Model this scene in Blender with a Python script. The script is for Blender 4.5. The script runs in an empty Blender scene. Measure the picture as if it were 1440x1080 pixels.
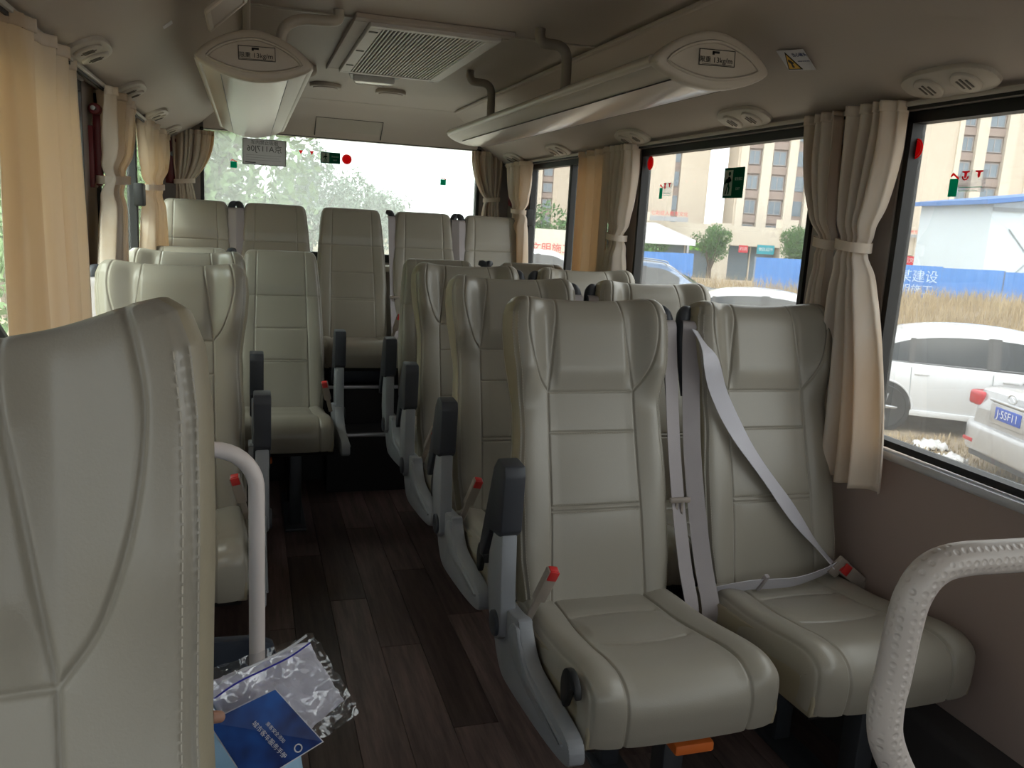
import bpy, bmesh, math, random
import numpy as np
from mathutils import Vector, Matrix, noise as mnoise
random.seed(7); rng = np.random.RandomState(7)
scene = bpy.context.scene
COL = scene.collection
pi = math.pi

# ------------------------------------------------------------------ camera, sky, exposure
F_PX, YAW, PITCH, ROLL, EYE = 1174.6, .3103, .1944, .0573, 1.3754
fw = Vector((math.sin(YAW)*math.cos(PITCH), math.cos(YAW)*math.cos(PITCH), -math.sin(PITCH)))
r0 = Vector((math.cos(YAW), -math.sin(YAW), 0)); d0 = fw.cross(r0)
rr = r0*math.cos(ROLL) - d0*math.sin(ROLL); dd = r0*math.sin(ROLL) + d0*math.cos(ROLL)
cam = bpy.data.cameras.new('camera'); cam.sensor_width = 36; cam.lens = 36*F_PX/1440
cam.clip_start = .02; cam.clip_end = 600
camo = bpy.data.objects.new('camera', cam); COL.objects.link(camo)
camo.matrix_world = Matrix(((rr.x, -dd.x, -fw.x, 0), (rr.y, -dd.y, -fw.y, 0), (rr.z, -dd.z, -fw.z, EYE), (0, 0, 0, 1)))
scene.camera = camo

world = bpy.data.worlds.new('overcast_sky'); scene.world = world; world.use_nodes = True
bg = world.node_tree.nodes['Background']; bg.inputs[0].default_value = (.97, .985, 1.0, 1); bg.inputs[1].default_value = 2.3
sun = bpy.data.lights.new('sun', 'SUN'); sun.energy = 1.0; sun.angle = math.radians(25); sun.color = (1, .95, .86)
suno = bpy.data.objects.new('sun', sun); COL.objects.link(suno)
suno.rotation_euler = (math.radians(38), math.radians(-22), 0)
vs = scene.view_settings
vs.view_transform = 'Standard'; vs.look = 'None'; vs.gamma = 1; vs.use_curve_mapping = False
vs.exposure = 2.12

# ------------------------------------------------------------------ materials
MATS = {}
def nodes(m):
    m.use_nodes = True; return m.node_tree.nodes, m.node_tree.links
def mat(name, col, rough=.6, metal=0, bump=0, bscale=60, var=0, vscale=3, spec=.5, coat=0, sub=0, emit=0):
    if name in MATS: return MATS[name]
    m = bpy.data.materials.new(name); N, L = nodes(m); b = N['Principled BSDF']
    c = (*col, 1)
    b.inputs['Base Color'].default_value = c; b.inputs['Roughness'].default_value = rough
    b.inputs['Metallic'].default_value = metal; b.inputs['Specular IOR Level'].default_value = spec
    b.inputs['Coat Weight'].default_value = coat
    tc = N.new('ShaderNodeTexCoord')
    if var:
        n = N.new('ShaderNodeTexNoise'); n.inputs['Scale'].default_value = vscale; n.inputs['Detail'].default_value = 6
        L.new(tc.outputs['Object'], n.inputs['Vector'])
        mx = N.new('ShaderNodeMix'); mx.data_type = 'RGBA'
        mx.inputs[6].default_value = tuple(max(0, x*(1-var)) for x in col)+(1,)
        mx.inputs[7].default_value = tuple(min(1, x*(1+var)) for x in col)+(1,)
        L.new(n.outputs['Fac'], mx.inputs[0]); L.new(mx.outputs[2], b.inputs['Base Color'])
    if bump:
        n2 = N.new('ShaderNodeTexNoise'); n2.inputs['Scale'].default_value = bscale; n2.inputs['Detail'].default_value = 4
        L.new(tc.outputs['Object'], n2.inputs['Vector'])
        bp = N.new('ShaderNodeBump'); bp.inputs['Strength'].default_value = bump; bp.inputs['Distance'].default_value = .002
        L.new(n2.outputs['Fac'], bp.inputs['Height']); L.new(bp.outputs['Normal'], b.inputs['Normal'])
    if emit:
        b.inputs['Emission Color'].default_value = c; b.inputs['Emission Strength'].default_value = emit
    MATS[name] = m; return m

def mat_trans(name, col, k=.6):
    m = bpy.data.materials.new(name); N, L = nodes(m); N.remove(N['Principled BSDF'])
    d = N.new('ShaderNodeBsdfDiffuse'); t = N.new('ShaderNodeBsdfTranslucent'); mx = N.new('ShaderNodeMixShader'); mx.inputs[0].default_value = k
    d.inputs[0].default_value = t.inputs[0].default_value = (*col, 1)
    L.new(d.outputs[0], mx.inputs[1]); L.new(t.outputs[0], mx.inputs[2]); L.new(mx.outputs[0], N['Material Output'].inputs[0]); MATS[name] = m; return m
TPAPER = mat_trans('thin_notice_paper', (.62, .61, .62), .35)
VINYL = mat('seat_vinyl', (.33, .303, .252), .31, bump=.12, bscale=420, var=.05, vscale=4, spec=.5)
VINYL_WARMLIT = mat('seat_vinyl_side_warmlit', (.35, .305, .215), .45, bump=.12, bscale=420)  # seat vinyl tinted tan: warm light from the curtains painted onto seat sides
THREAD = mat('pale_thread', (.47, .43, .36), .8)
GREYP = mat('grey_moulded_plastic', (.27, .28, .30), .42, bump=.1, bscale=500)
DARKP = mat('charcoal_plastic', (.045, .048, .058), .45, bump=.1, bscale=500)
BLACK = mat('black_rubber', (.012, .012, .013), .55)
STEEL = mat('brushed_steel', (.45, .45, .46), .35, 1)
DSTEEL = mat('dark_painted_steel', (.06, .065, .075), .45, .3)
RED = mat('red_button', (.62, .03, .03), .4)
ORANGE = mat('orange_pouch', (.75, .17, .03), .5)
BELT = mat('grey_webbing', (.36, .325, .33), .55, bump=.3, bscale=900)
BUCKLE = mat('taupe_buckle_plastic', (.33, .28, .24), .45)
CEIL = mat('ceiling_panel', (.46, .405, .37), .5, bump=.05, bscale=300, var=.03)
TRIMC = mat('pale_trim', (.50, .46, .41), .4)
WALLP = mat('taupe_wall_panel', (.40, .31, .275), .5, bump=.08, bscale=400, var=.04)
PILLAR = mat('grey_pillar_panel', (.33, .29, .265), .55, bump=.08, bscale=400)
RACKM = mat('rack_plastic', (.52, .475, .42), .33)
RACKU = mat('rack_underside_sheet', (.70, .66, .65), .22, bump=.05, bscale=30)
ALU = mat('satin_aluminium', (.62, .63, .66), .32, .7)
IVORY = mat('ivory_enamel', (.62, .55, .50), .35, bump=.25, bscale=260)
NAVY = mat('navy_panel', (.018, .024, .040), .5)
WHITE = mat('white_paint', (.75, .75, .76), .35)
PAPER = mat('white_paper', (.70, .70, .74), .7)
INK = mat('black_ink', (.015, .015, .015), .7)
GREEN = mat_trans('sticker_green', (.01, .42, .28))
DGREEN = mat_trans('exit_green', (.008, .12, .07), .4)
PGREEN = mat_trans('exit_pale_green', (.70, .85, .75), .55)
SRED = mat_trans('sticker_red', (.80, .03, .04))
MAROON = mat('hammer_maroon', (.17, .015, .02), .4)
YELLOW = mat('warning_yellow', (.75, .46, .05), .5)
HAMMERW = mat('pale_print', (.6, .55, .5), .6)

def mat_glass(name, tint, haze, gloss=.05):
    m = bpy.data.materials.new(name); N, L = nodes(m); N.remove(N['Principled BSDF'])
    out = N['Material Output']
    t = N.new('ShaderNodeBsdfTransparent'); t.inputs[0].default_value = (*tint, 1)
    g = N.new('ShaderNodeBsdfGlossy'); g.inputs['Roughness'].default_value = .03
    d = N.new('ShaderNodeBsdfTranslucent'); d.inputs[0].default_value = (.9, .93, .92, 1)
    m1 = N.new('ShaderNodeMixShader'); m2 = N.new('ShaderNodeMixShader')
    m1.inputs[0].default_value = haze; L.new(t.outputs[0], m1.inputs[1]); L.new(d.outputs[0], m1.inputs[2])
    m2.inputs[0].default_value = gloss; L.new(m1.outputs[0], m2.inputs[1]); L.new(g.outputs[0], m2.inputs[2])
    L.new(m2.outputs[0], out.inputs[0]); return m
GLASS = mat_glass('window_glass', (.46, .47, .465), .02, .03)
GLASSF = mat_glass('windscreen_glass', (.34, .35, .35), .01, .03)
GLASSR = mat_glass('rear_window_glass', (.46, .49, .47), .115, .03)
GLASSL = mat_glass('tinted_side_glass', (.74, .78, .75), .03, .03)
FILM = mat_glass('clear_plastic_film', (.93, .93, .95), .06, .16)

def mat_cloth():
    m = bpy.data.materials.new('cream_curtain_cloth'); N, L = nodes(m); N.remove(N['Principled BSDF']); out = N['Material Output']
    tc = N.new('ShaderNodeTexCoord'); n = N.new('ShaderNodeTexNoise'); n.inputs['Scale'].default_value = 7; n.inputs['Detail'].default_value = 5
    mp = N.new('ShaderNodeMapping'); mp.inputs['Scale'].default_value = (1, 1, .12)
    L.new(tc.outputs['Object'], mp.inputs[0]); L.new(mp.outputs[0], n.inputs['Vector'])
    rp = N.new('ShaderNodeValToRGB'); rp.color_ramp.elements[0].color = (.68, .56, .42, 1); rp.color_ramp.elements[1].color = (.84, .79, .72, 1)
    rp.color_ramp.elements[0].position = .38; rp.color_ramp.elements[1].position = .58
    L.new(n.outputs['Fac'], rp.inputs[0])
    d = N.new('ShaderNodeBsdfDiffuse'); L.new(rp.outputs[0], d.inputs[0])
    t = N.new('ShaderNodeBsdfTranslucent'); t.inputs[0].default_value = (.88, .68, .45, 1)
    mx = N.new('ShaderNodeMixShader'); mx.inputs[0].default_value = .36
    w = N.new('ShaderNodeTexWave'); w.inputs['Scale'].default_value = 260; w.bands_direction = 'Z'
    bp = N.new('ShaderNodeBump'); bp.inputs['Strength'].default_value = .1; bp.inputs['Distance'].default_value = .001
    L.new(tc.outputs['Object'], w.inputs[0]); L.new(w.outputs['Fac'], bp.inputs['Height']); L.new(bp.outputs[0], d.inputs['Normal'])
    L.new(d.outputs[0], mx.inputs[1]); L.new(t.outputs[0], mx.inputs[2]); L.new(mx.outputs[0], out.inputs[0]); return m
CLOTH = mat_cloth()

def mat_plank():
    m = bpy.data.materials.new('dark_wood_plank'); N, L = nodes(m); b = N['Principled BSDF']
    tc = N.new('ShaderNodeTexCoord'); oi = N.new('ShaderNodeObjectInfo')
    mp = N.new('ShaderNodeMapping'); mp.inputs['Scale'].default_value = (34, 2.4, 10)
    ad = N.new('ShaderNodeVectorMath'); ad.operation = 'ADD'
    sc = N.new('ShaderNodeVectorMath'); sc.operation = 'SCALE'; sc.inputs['Scale'].default_value = 9
    cb = N.new('ShaderNodeCombineXYZ'); L.new(oi.outputs['Random'], cb.inputs[0]); L.new(oi.outputs['Random'], cb.inputs[1])
    L.new(cb.outputs[0], sc.inputs[0]); L.new(tc.outputs['Object'], ad.inputs[0]); L.new(sc.outputs[0], ad.inputs[1]); L.new(ad.outputs[0], mp.inputs[0])
    n = N.new('ShaderNodeTexNoise'); n.inputs['Scale'].default_value = 1; n.inputs['Detail'].default_value = 8; n.inputs['Roughness'].default_value = .7
    L.new(mp.outputs[0], n.inputs['Vector'])
    rp = N.new('ShaderNodeValToRGB')
    rp.color_ramp.elements[0].position = .3; rp.color_ramp.elements[0].color = (.05, .037, .034, 1)
    rp.color_ramp.elements[1].position = .72; rp.color_ramp.elements[1].color = (.215, .160, .148, 1)
    L.new(n.outputs['Fac'], rp.inputs[0])
    rp2 = N.new('ShaderNodeValToRGB'); rp2.color_ramp.elements[0].color = (.55, .5, .5, 1); rp2.color_ramp.elements[1].color = (1.35, 1.25, 1.25, 1)
    L.new(oi.outputs['Random'], rp2.inputs[0])
    mx = N.new('ShaderNodeMix'); mx.data_type = 'RGBA'; mx.blend_type = 'MULTIPLY'; mx.inputs[0].default_value = 1
    L.new(rp.outputs[0], mx.inputs[6]); L.new(rp2.outputs[0], mx.inputs[7]); L.new(mx.outputs[2], b.inputs['Base Color'])
    b.inputs['Roughness'].default_value = .42
    return m
PLANK = mat_plank()

# ------------------------------------------------------------------ object helpers
def link(o, parent=None):
    COL.objects.link(o)
    if parent is not None: o.parent = parent
    return o
def obj(name, me, m=None, parent=None, loc=(0, 0, 0), rot=(0, 0, 0)):
    o = bpy.data.objects.new(name, me); link(o, parent); o.location = loc; o.rotation_euler = rot
    if m is not None and me is not None and len(me.materials) == 0: me.materials.append(m)
    return o
def tag(o, label=None, cat=None, group=None, kind=None):
    if label: o['label'] = label
    if cat: o['category'] = cat
    if group: o['group'] = group
    if kind: o['kind'] = kind
    return o
def empty(name, loc=(0, 0, 0), rot=0, **k):
    o = bpy.data.objects.new(name, None); COL.objects.link(o); o.location = loc; o.rotation_euler = (0, 0, rot); o.empty_display_size = .05
    return tag(o, **k)
def smooth(me, angle=35):
    me.polygons.foreach_set('use_smooth', [True]*len(me.polygons))
    if angle and hasattr(me, 'set_sharp_from_angle'): me.set_sharp_from_angle(angle=math.radians(angle))
    return me
def mesh(verts, faces, name='mesh', sm=35):
    me = bpy.data.meshes.new(name); me.from_pydata([tuple(map(float, v)) for v in verts], [], [tuple(map(int, f)) for f in faces]); me.update()
    if sm is not None: smooth(me, sm)
    return me
def frombm(bm, sm=35):
    me = bpy.data.meshes.new('mesh'); bmesh.ops.recalc_face_normals(bm, faces=bm.faces); bm.to_mesh(me); bm.free()
    if sm is not None: smooth(me, sm)
    return me
def bx(bm, x0, x1, y0, y1, z0, z1, bev=0, seg=2):
    g = bmesh.ops.create_cube(bm, size=1)
    for v in g['verts']:
        v.co = Vector(((x0+x1)/2+v.co.x*(x1-x0), (y0+y1)/2+v.co.y*(y1-y0), (z0+z1)/2+v.co.z*(z1-z0)))
    if bev:
        es = list({e for v in g['verts'] for e in v.link_edges})
        bmesh.ops.bevel(bm, geom=es, offset=bev, segments=seg, profile=.5, affect='EDGES')
def box(x0, x1, y0, y1, z0, z1, bev=0, seg=2):
    bm = bmesh.new(); bx(bm, x0, x1, y0, y1, z0, z1, bev, seg); return frombm(bm)
def prism(poly, axis, a, b, bev=0, seg=2):
    """extrude 2D polygon: axis 'x' poly=(y,z), 'y' poly=(x,z), 'z' poly=(x,y)"""
    bm = bmesh.new()
    def p(u, v, w): return {'x': (w, u, v), 'y': (u, w, v), 'z': (u, v, w)}[axis]
    A = [bm.verts.new(p(u, v, a)) for u, v in poly]; B = [bm.verts.new(p(u, v, b)) for u, v in poly]
    n = len(poly); bm.faces.new(A); bm.faces.new(list(reversed(B)))
    for i in range(n): bm.faces.new((A[i], B[i], B[(i+1) % n], A[(i+1) % n]))
    bmesh.ops.recalc_face_normals(bm, faces=bm.faces)
    if bev: bmesh.ops.bevel(bm, geom=list(bm.edges), offset=bev, segments=seg, profile=.5, affect='EDGES')
    return frombm(bm)
def spline(pts, n=8, closed=False):
    P = [np.array(p, float) for p in pts]; out = []; N = len(P)
    for i in range(N if closed else N-1):
        p1, p2 = P[i], P[(i+1) % N]
        p0 = P[i-1] if (i > 0 or closed) else 2*p1-p2
        p3 = P[(i+2) % N] if (i+2 < N or closed) else 2*p2-p1
        for k in range(n):
            t = k/n; out.append(.5*((2*p1)+(-p0+p2)*t+(2*p0-5*p1+4*p2-p3)*t*t+(-p0+3*p1-3*p2+p3)*t**3))
    if not closed: out.append(P[-1])
    return out
def tube(pts, r, seg=14, caps=True, bm=None):
    own = bm is None
    if own: bm = bmesh.new()
    P = [Vector(p) for p in pts]; rings = []; up = None
    for i, p in enumerate(P):
        t = (P[min(i+1, len(P)-1)]-P[max(i-1, 0)]).normalized()
        if up is None: up = t.orthogonal().normalized()
        up = (up-t*up.dot(t)).normalized(); s = t.cross(up)
        ri = r[i] if hasattr(r, '__len__') else r
        rings.append([bm.verts.new(p+(up*math.cos(2*pi*k/seg)+s*math.sin(2*pi*k/seg))*ri) for k in range(seg)])
    for a, b in zip(rings, rings[1:]):
        for k in range(seg): bm.faces.new((a[k], a[(k+1) % seg], b[(k+1) % seg], b[k]))
    if caps: bm.faces.new(list(reversed(rings[0]))); bm.faces.new(rings[-1])
    if own: return frombm(bm, 50)
def ribbon(pts, width_dir, w, th):
    """strap along pts; width_dir vector or list; rectangular section"""
    P = [Vector(p) for p in pts]; bm = bmesh.new(); rings = []
    for i, p in enumerate(P):
        t = (P[min(i+1, len(P)-1)]-P[max(i-1, 0)]).normalized()
        wd = Vector(width_dir[i] if isinstance(width_dir, list) else width_dir); wd = (wd-t*wd.dot(t)).normalized(); n = t.cross(wd)
        rings.append([bm.verts.new(p+wd*a*w/2+n*b*th/2) for a, b in ((-1, -1), (1, -1), (1, 1), (-1, 1))])
    for a, b in zip(rings, rings[1:]):
        for k in range(4): bm.faces.new((a[k], a[(k+1) % 4], b[(k+1) % 4], b[k]))
    bm.faces.new(rings[0]); bm.faces.new(rings[-1]); return frombm(bm, 40)
def disc(r, h, axis='z', seg=28, c=(0, 0, 0), bev=0):
    bm = bmesh.new(); g = bmesh.ops.create_cone(bm, cap_ends=True, segments=seg, radius1=r, radius2=r, depth=h)
    if bev:
        es = [e for e in bm.edges if len(e.link_faces) == 2 and any(len(f.verts) > 4 for f in e.link_faces)]
        bmesh.ops.bevel(bm, geom=es, offset=bev, segments=3, profile=.5, affect='EDGES')
    M = {'z': Matrix.Identity(4), 'x': Matrix.Rotation(pi/2, 4, 'Y'), 'y': Matrix.Rotation(pi/2, 4, 'X')}[axis]
    bmesh.ops.transform(bm, matrix=Matrix.Translation(c) @ M, verts=bm.verts); return frombm(bm)
def gridmesh(P, closeu=False, sm=None, flip=False):
    """P: array (R,C,3)"""
    R, C = P.shape[:2]; V = P.reshape(-1, 3); idx = np.arange(R*C).reshape(R, C)
    a, b, c, d = idx[:-1, :-1], idx[:-1, 1:], idx[1:, 1:], idx[1:, :-1]
    Fq = np.stack([a, b, c, d], -1).reshape(-1, 4)
    if flip: Fq = Fq[:, ::-1]
    return V, Fq
def npmesh(parts, sm=60):
    V = []; Fs = []; off = 0
    for v, f in parts: V.append(v); Fs.append(f+off); off += len(v)
    V = np.concatenate(V).astype(np.float32); Fq = np.concatenate(Fs).astype(np.int32)
    me = bpy.data.meshes.new('mesh'); me.vertices.add(len(V)); me.vertices.foreach_set('co', V.ravel())
    me.loops.add(Fq.size); me.loops.foreach_set('vertex_index', Fq.ravel())
    me.polygons.add(len(Fq)); me.polygons.foreach_set('loop_start', np.arange(0, Fq.size, 4, dtype=np.int32))
    me.update(calc_edges=True); me.validate(); smooth(me, sm); return me
TXT = {}
def textmesh(body, size, align='CENTER', ext=.0004):
    k = (body, size, align)
    if k in TXT: return TXT[k]
    cu = bpy.data.curves.new('lettering', 'FONT'); cu.body = body; cu.size = size; cu.align_x = align; cu.align_y = 'CENTER'; cu.extrude = ext; cu.resolution_u = 3
    o = bpy.data.objects.new('lettering', cu); COL.objects.link(o)
    dg = bpy.context.evaluated_depsgraph_get(); dg.update()
    me = bpy.data.meshes.new_from_object(o.evaluated_get(dg)); bpy.data.objects.remove(o); me.materials.clear()
    TXT[k] = me; return me
def text(body, size, m, parent, loc, rot, name='lettering', align='CENTER'):
    me = textmesh(body, size, align).copy(); me.materials.append(m)
    return obj(name, me, None, parent, loc, rot)
def sst(a, b, x):
    t = np.clip((x-a)/(b-a), 0, 1); return t*t*(3-2*t)

# ------------------------------------------------------------------ the bus shell
XL, XR, XC = -.48, 1.62, .57
YF, YB = -1.6, 5.36
fl = tag(obj('floor', box(XL-.06, XR+.06, YF, YB, -.06, -.004), mat('floor_base', (.02, .017, .016), .6)), kind='structure')
PL = 1.05; PW = .13
pm = box(-PW/2+.0007, PW/2-.0007, 0, PL-.0014, -.006, .0, .0008, 1)
for i in range(17):
    x = XL+PW/2+i*PW-.03
    if x > XR: break
    off = [.0, .42, .78, .2, .6][i % 5]
    y = .1-off
    while y < 4.0:
        obj('plank', pm, PLANK, fl, (x, y, 0)); y += PL

# ceiling: panels with open joints under a backing
ce = tag(obj('ceiling', prism([(XL-.1, 1.76), (XL+.1, 1.86), (-.06, 2.0), (1.2, 2.0), (XR-.1, 1.86), (XR+.1, 1.76), (XR+.1, 2.06), (XL-.1, 2.06)], 'y', YF, YB+.15), mat('ceiling_backing', (.05, .045, .04), .8)), kind='structure')
def cove(side):
    pr = spline([(XR-.005, 1.715), (1.53, 1.742), (1.42, 1.81), (1.30, 1.90), (1.22, 1.95), (1.152, 1.972)], 6)
    if side < 0: pr = [np.array((2*XC-p[0], p[1])) for p in pr]
    return pr
def sheet(profile, y0, y1, th=.012, ny=2):
    P = np.array([[(p[0], y, p[1]) for p in profile] for y in np.linspace(y0, y1, ny)])
    Q = P.copy(); Q[:, :, 2] += th
    bm = bmesh.new()
    pv = [[bm.verts.new(c) for c in row] for row in P]; qv = [[bm.verts.new(c) for c in row] for row in Q]
    n = len(profile)
    for i in range(ny-1):
        for j in range(n-1):
            bm.faces.new((pv[i][j], pv[i][j+1], pv[i+1][j+1], pv[i+1][j])); bm.faces.new((qv[i][j], qv[i+1][j], qv[i+1][j+1], qv[i][j+1]))
    for j in range(n-1):
        bm.faces.new((pv[0][j], qv[0][j], qv[0][j+1], pv[0][j+1])); bm.faces.new((pv[-1][j], pv[-1][j+1], qv[-1][j+1], qv[-1][j]))
    for i in range(ny-1):
        bm.faces.new((pv[i][0], pv[i+1][0], qv[i+1][0], qv[i][0])); bm.faces.new((pv[i][-1], qv[i][-1], qv[i+1][-1], pv[i+1][-1]))
    return frombm(bm, 40)
for s in (-1, 1):
    obj('cove_panel', sheet(cove(s), YF, YB-.02), CEIL, ce)
for (a, b) in ((YF, .9), (.906, 2.83), (2.836, 4.99)):
    obj('ceiling_panel', box(2*XC-1.147, 1.147, a, b, 1.972, 1.986, .002, 1), CEIL, ce)
obj('joint_strip', box(.80, 1.14, 2.825, 2.842, 1.966, 1.973, .002, 1), TRIMC, ce)
obj('joint_strip', box(.0, .40, 2.825, 2.842, 1.966, 1.973, .002, 1), TRIMC, ce)
# rear cove, sloping down to the rear window, and its hatch
def rcove(x0, x1, th, off=0):
    pr = spline([(4.995, 1.972), (5.10, 1.955), (5.22, 1.90), (5.30, 1.84), (5.345, 1.795)], 5)
    bm = bmesh.new(); A = []; B = []
    for p in pr:
        A.append([bm.verts.new((x, p[0], p[1]-off)) for x in (x0, x1)]); B.append([bm.verts.new((x, p[0]+th*.6, p[1]+th-off)) for x in (x0, x1)])
    for i in range(len(pr)-1):
        bm.faces.new((A[i][0], A[i][1], A[i+1][1], A[i+1][0])); bm.faces.new((B[i][0], B[i+1][0], B[i+1][1], B[i][1]))
        for k in (0, 1): bm.faces.new((A[i][k], A[i+1][k], B[i+1][k], B[i][k]))
    bm.faces.new((A[0][0], B[0][0], B[0][1], A[0][1])); bm.faces.new((A[-1][0], B[-1][0], B[-1][1], A[-1][1]))
    return frombm(bm, 40)
obj('rear_cove_panel', rcove(-.25, 1.39, .012), CEIL, ce)
ht = obj('rear_hatch', prism([(5.225, 1.897), (5.335, 1.812), (5.34, 1.817), (5.23, 1.905)], 'x', .385, .765), mat('hatch_panel', (.42, .385, .345), .5), ce)
obj('hatch_gap', tube([(.378, 5.335, 1.806), (.378, 5.222, 1.901), (.772, 5.222, 1.901), (.772, 5.335, 1.806)], .0035, 6), BLACK, ce)
for s in (-1, 1):
    obj('duct_strip', box(XC+s*.575-.012, XC+s*.575+.012, YF, 4.9, 1.955, 1.968, .004), CEIL, ce)

def wallbox(bm, side, y0, y1, z0, z1, th=.03):
    x0, x1 = (XR, XR+th) if side > 0 else (XL-th, XL)
    bx(bm, x0, x1, y0, y1, z0, z1)
SILL, WTOP = .81, 1.70
RW = [(-1.5, -.05), (.0, 1.83), (2.18, 3.38), (3.66, 4.88)]
LW = [(-1.5, .55), (1.75, 2.84), (3.12, 4.92)]
def wall(side, wins, name):
    bm = bmesh.new(); wallbox(bm, side, YF, YB, -.05, SILL); wallbox(bm, side, YF, YB, WTOP, 1.80)
    prev = YF
    for a, b in wins+[(YB, YB)]:
        wallbox(bm, side, prev, a, SILL, WTOP); prev = b
    return tag(obj(name, frombm(bm), WALLP if side > 0 else PILLAR), kind='structure')
wr = wall(1, RW, 'wall_right')
wl = wall(-1, LW[:1]+[(.66, 1.66)]+LW[1:], 'wall_left')
# pillar liners, pale vinyl
for (a, b) in ((1.84, 2.17), (3.39, 3.65), (4.89, 5.34)):
    obj('pillar_liner', box(XR-.008, XR+.002, a, b, SILL+.02, WTOP, .003, 1), PILLAR, wr)
wn = [0]
def window(side, y0, y1, z0, z1, glass, dividers=()):
    wn[0] += 1
    x = XR if side > 0 else XL; s = 1 if side > 0 else -1
    w = empty('window_%d' % wn[0], (x, y0, z0), kind='structure')
    X0, X1 = (-.012, .03) if s > 0 else (-.03, .012)
    bm = bmesh.new(); L = y1-y0; H = z1-z0; t = .018
    bx(bm, X0, X1, 0, L, 0, t); bx(bm, X0, X1, 0, L, H-t*1.6, H); bx(bm, X0, X1, 0, t, t, H-t); bx(bm, X0, X1, L-t, L, t, H-t)
    obj('frame', frombm(bm), BLACK, w)
    xm = .02*s
    obj('glass', box(xm-.002, xm+.002, .01, L-.01, .01, H-.01), glass, w)
    for d in dividers:
        obj('divider', box(X0, X1, d-.016, d+.016, t, H-t, .004, 1), BLACK, w)
    obj('sill', box(*((-.03, .03) if s > 0 else (-.03, .03)), 0, L, -.028, -.004, .006), ALU, w)
    obj('top_strip', box(*((-.02, .0) if s > 0 else (0, .02)), 0, L, H+.001, H+.012, .003), TRIMC, w)
    return w
W0 = window(1, *RW[0], SILL+.03, WTOP, GLASS); W1 = window(1, *RW[1], SILL+.03, WTOP, GLASS)
W2 = window(1, *RW[2], SILL+.03, WTOP, GLASS); W3 = window(1, *RW[3], SILL+.03, WTOP, GLASS, (.56,))
W4 = window(-1, *LW[0], SILL+.03, WTOP, GLASSF); W5 = window(-1, *LW[1], SILL+.03, WTOP, GLASSL)
W6 = window(-1, *LW[2], SILL+.03, WTOP, GLASSL, (.98,))
obj('latch', box(0, .04, .93, 1.03, .50, .60, .008), BLACK, W6)
obj('latch', box(-.045, 0, 1.16, 1.22, .50, .60, .008), BLACK, W3)
# passenger door between the front seat and the white pole
dr = empty('door_1', (XL, .66, 0), kind='structure')
bm = bmesh.new(); bx(bm, -.04, .0, 0, 1.0, .0, .55); bx(bm, -.04, 0, 0, 1.0, 1.62, 1.72); bx(bm, -.04, 0, 0, .08, .55, 1.62); bx(bm, -.04, 0, .92, 1.0, .55, 1.62)
obj('door_leaf', frombm(bm), WALLP, dr); obj('glass', box(-.022, -.018, .07, .93, .54, 1.63), GLASSF, dr)
obj('door_seal', box(-.03, .006, .485, .515, .02, 1.7, .004), BLACK, dr)
# rear wall with its window
bm = bmesh.new(); bx(bm, XL-.05, XR+.05, YB, YB+.06, -.05, 1.06); bx(bm, XL-.05, XR+.05, YB, YB+.06, 1.80, 2.05)
bx(bm, XL-.05, -.27, YB, YB+.06, 1.06, 1.80); bx(bm, 1.42, XR+.05, YB, YB+.06, 1.06, 1.80)
tag(obj('wall_back', frombm(bm), PILLAR), kind='structure')
wb = empty('window_8', (-.27, YB, 1.06), kind='structure')
bm = bmesh.new(); bx(bm, 0, 1.69, -.012, .05, 0, .05); bx(bm, 0, 1.69, -.012, .05, .731, .74); bx(bm, 0, .02, -.012, .05, 0, .74); bx(bm, 1.67, 1.69, -.012, .05, 0, .74)
obj('frame', frombm(bm), BLACK, wb); obj('glass', box(.01, 1.68, .02, .024, .01, .73), GLASSR, wb)
obj('parcel_ledge', box(0, 1.69, -.16, 0, -.05, -.012, .006), TRIMC, wb)
# front: windscreen opening behind the camera
bm = bmesh.new(); bx(bm, XL-.05, XR+.05, YF-.05, YF, -.05, .75); bx(bm, XL-.05, XR+.05, YF-.05, YF, 1.85, 2.05)
bx(bm, XL-.05, XL+.06, YF-.05, YF, .75, 1.85); bx(bm, XR-.06, XR+.05, YF-.05, YF, .75, 1.85)
tag(obj('wall_front', frombm(bm), PILLAR), kind='structure')
wf = empty('window_9', (XC, YF, .75), kind='structure')
obj('glass', box(-1.0, 1.0, -.03, -.026, 0, 1.1), GLASSF, wf)
# curtain rails
for s in (-1, 1):
    x = XR-.045 if s > 0 else XL+.045
    tag(obj('trim_%d' % (1 if s > 0 else 2), box(x-.01, x+.01, -.2, 5.3, 1.706, 1.718, .003), TRIMC), kind='structure')
    tag(obj('trim_%d' % (3 if s > 0 else 4), box(x-.003, x+.003, -.2, 5.3, 1.698, 1.706), BLACK), kind='structure')
# wall base ledge, right
tag(obj('baseboard_right', prism([(XR, 0), (XR, .26), (1.56, .25), (1.545, .23), (1.545, 0)], 'y', .3, 4.2, .004), mat('ledge_covering', (.05, .045, .045), .6)), kind='structure')
tag(obj('baseboard_left', prism([(XL, 0), (XL, .2), (XL+.05, .19), (XL+.05, 0)], 'y', 1.7, 4.2, .003), MATS['ledge_covering']), kind='structure')
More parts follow.
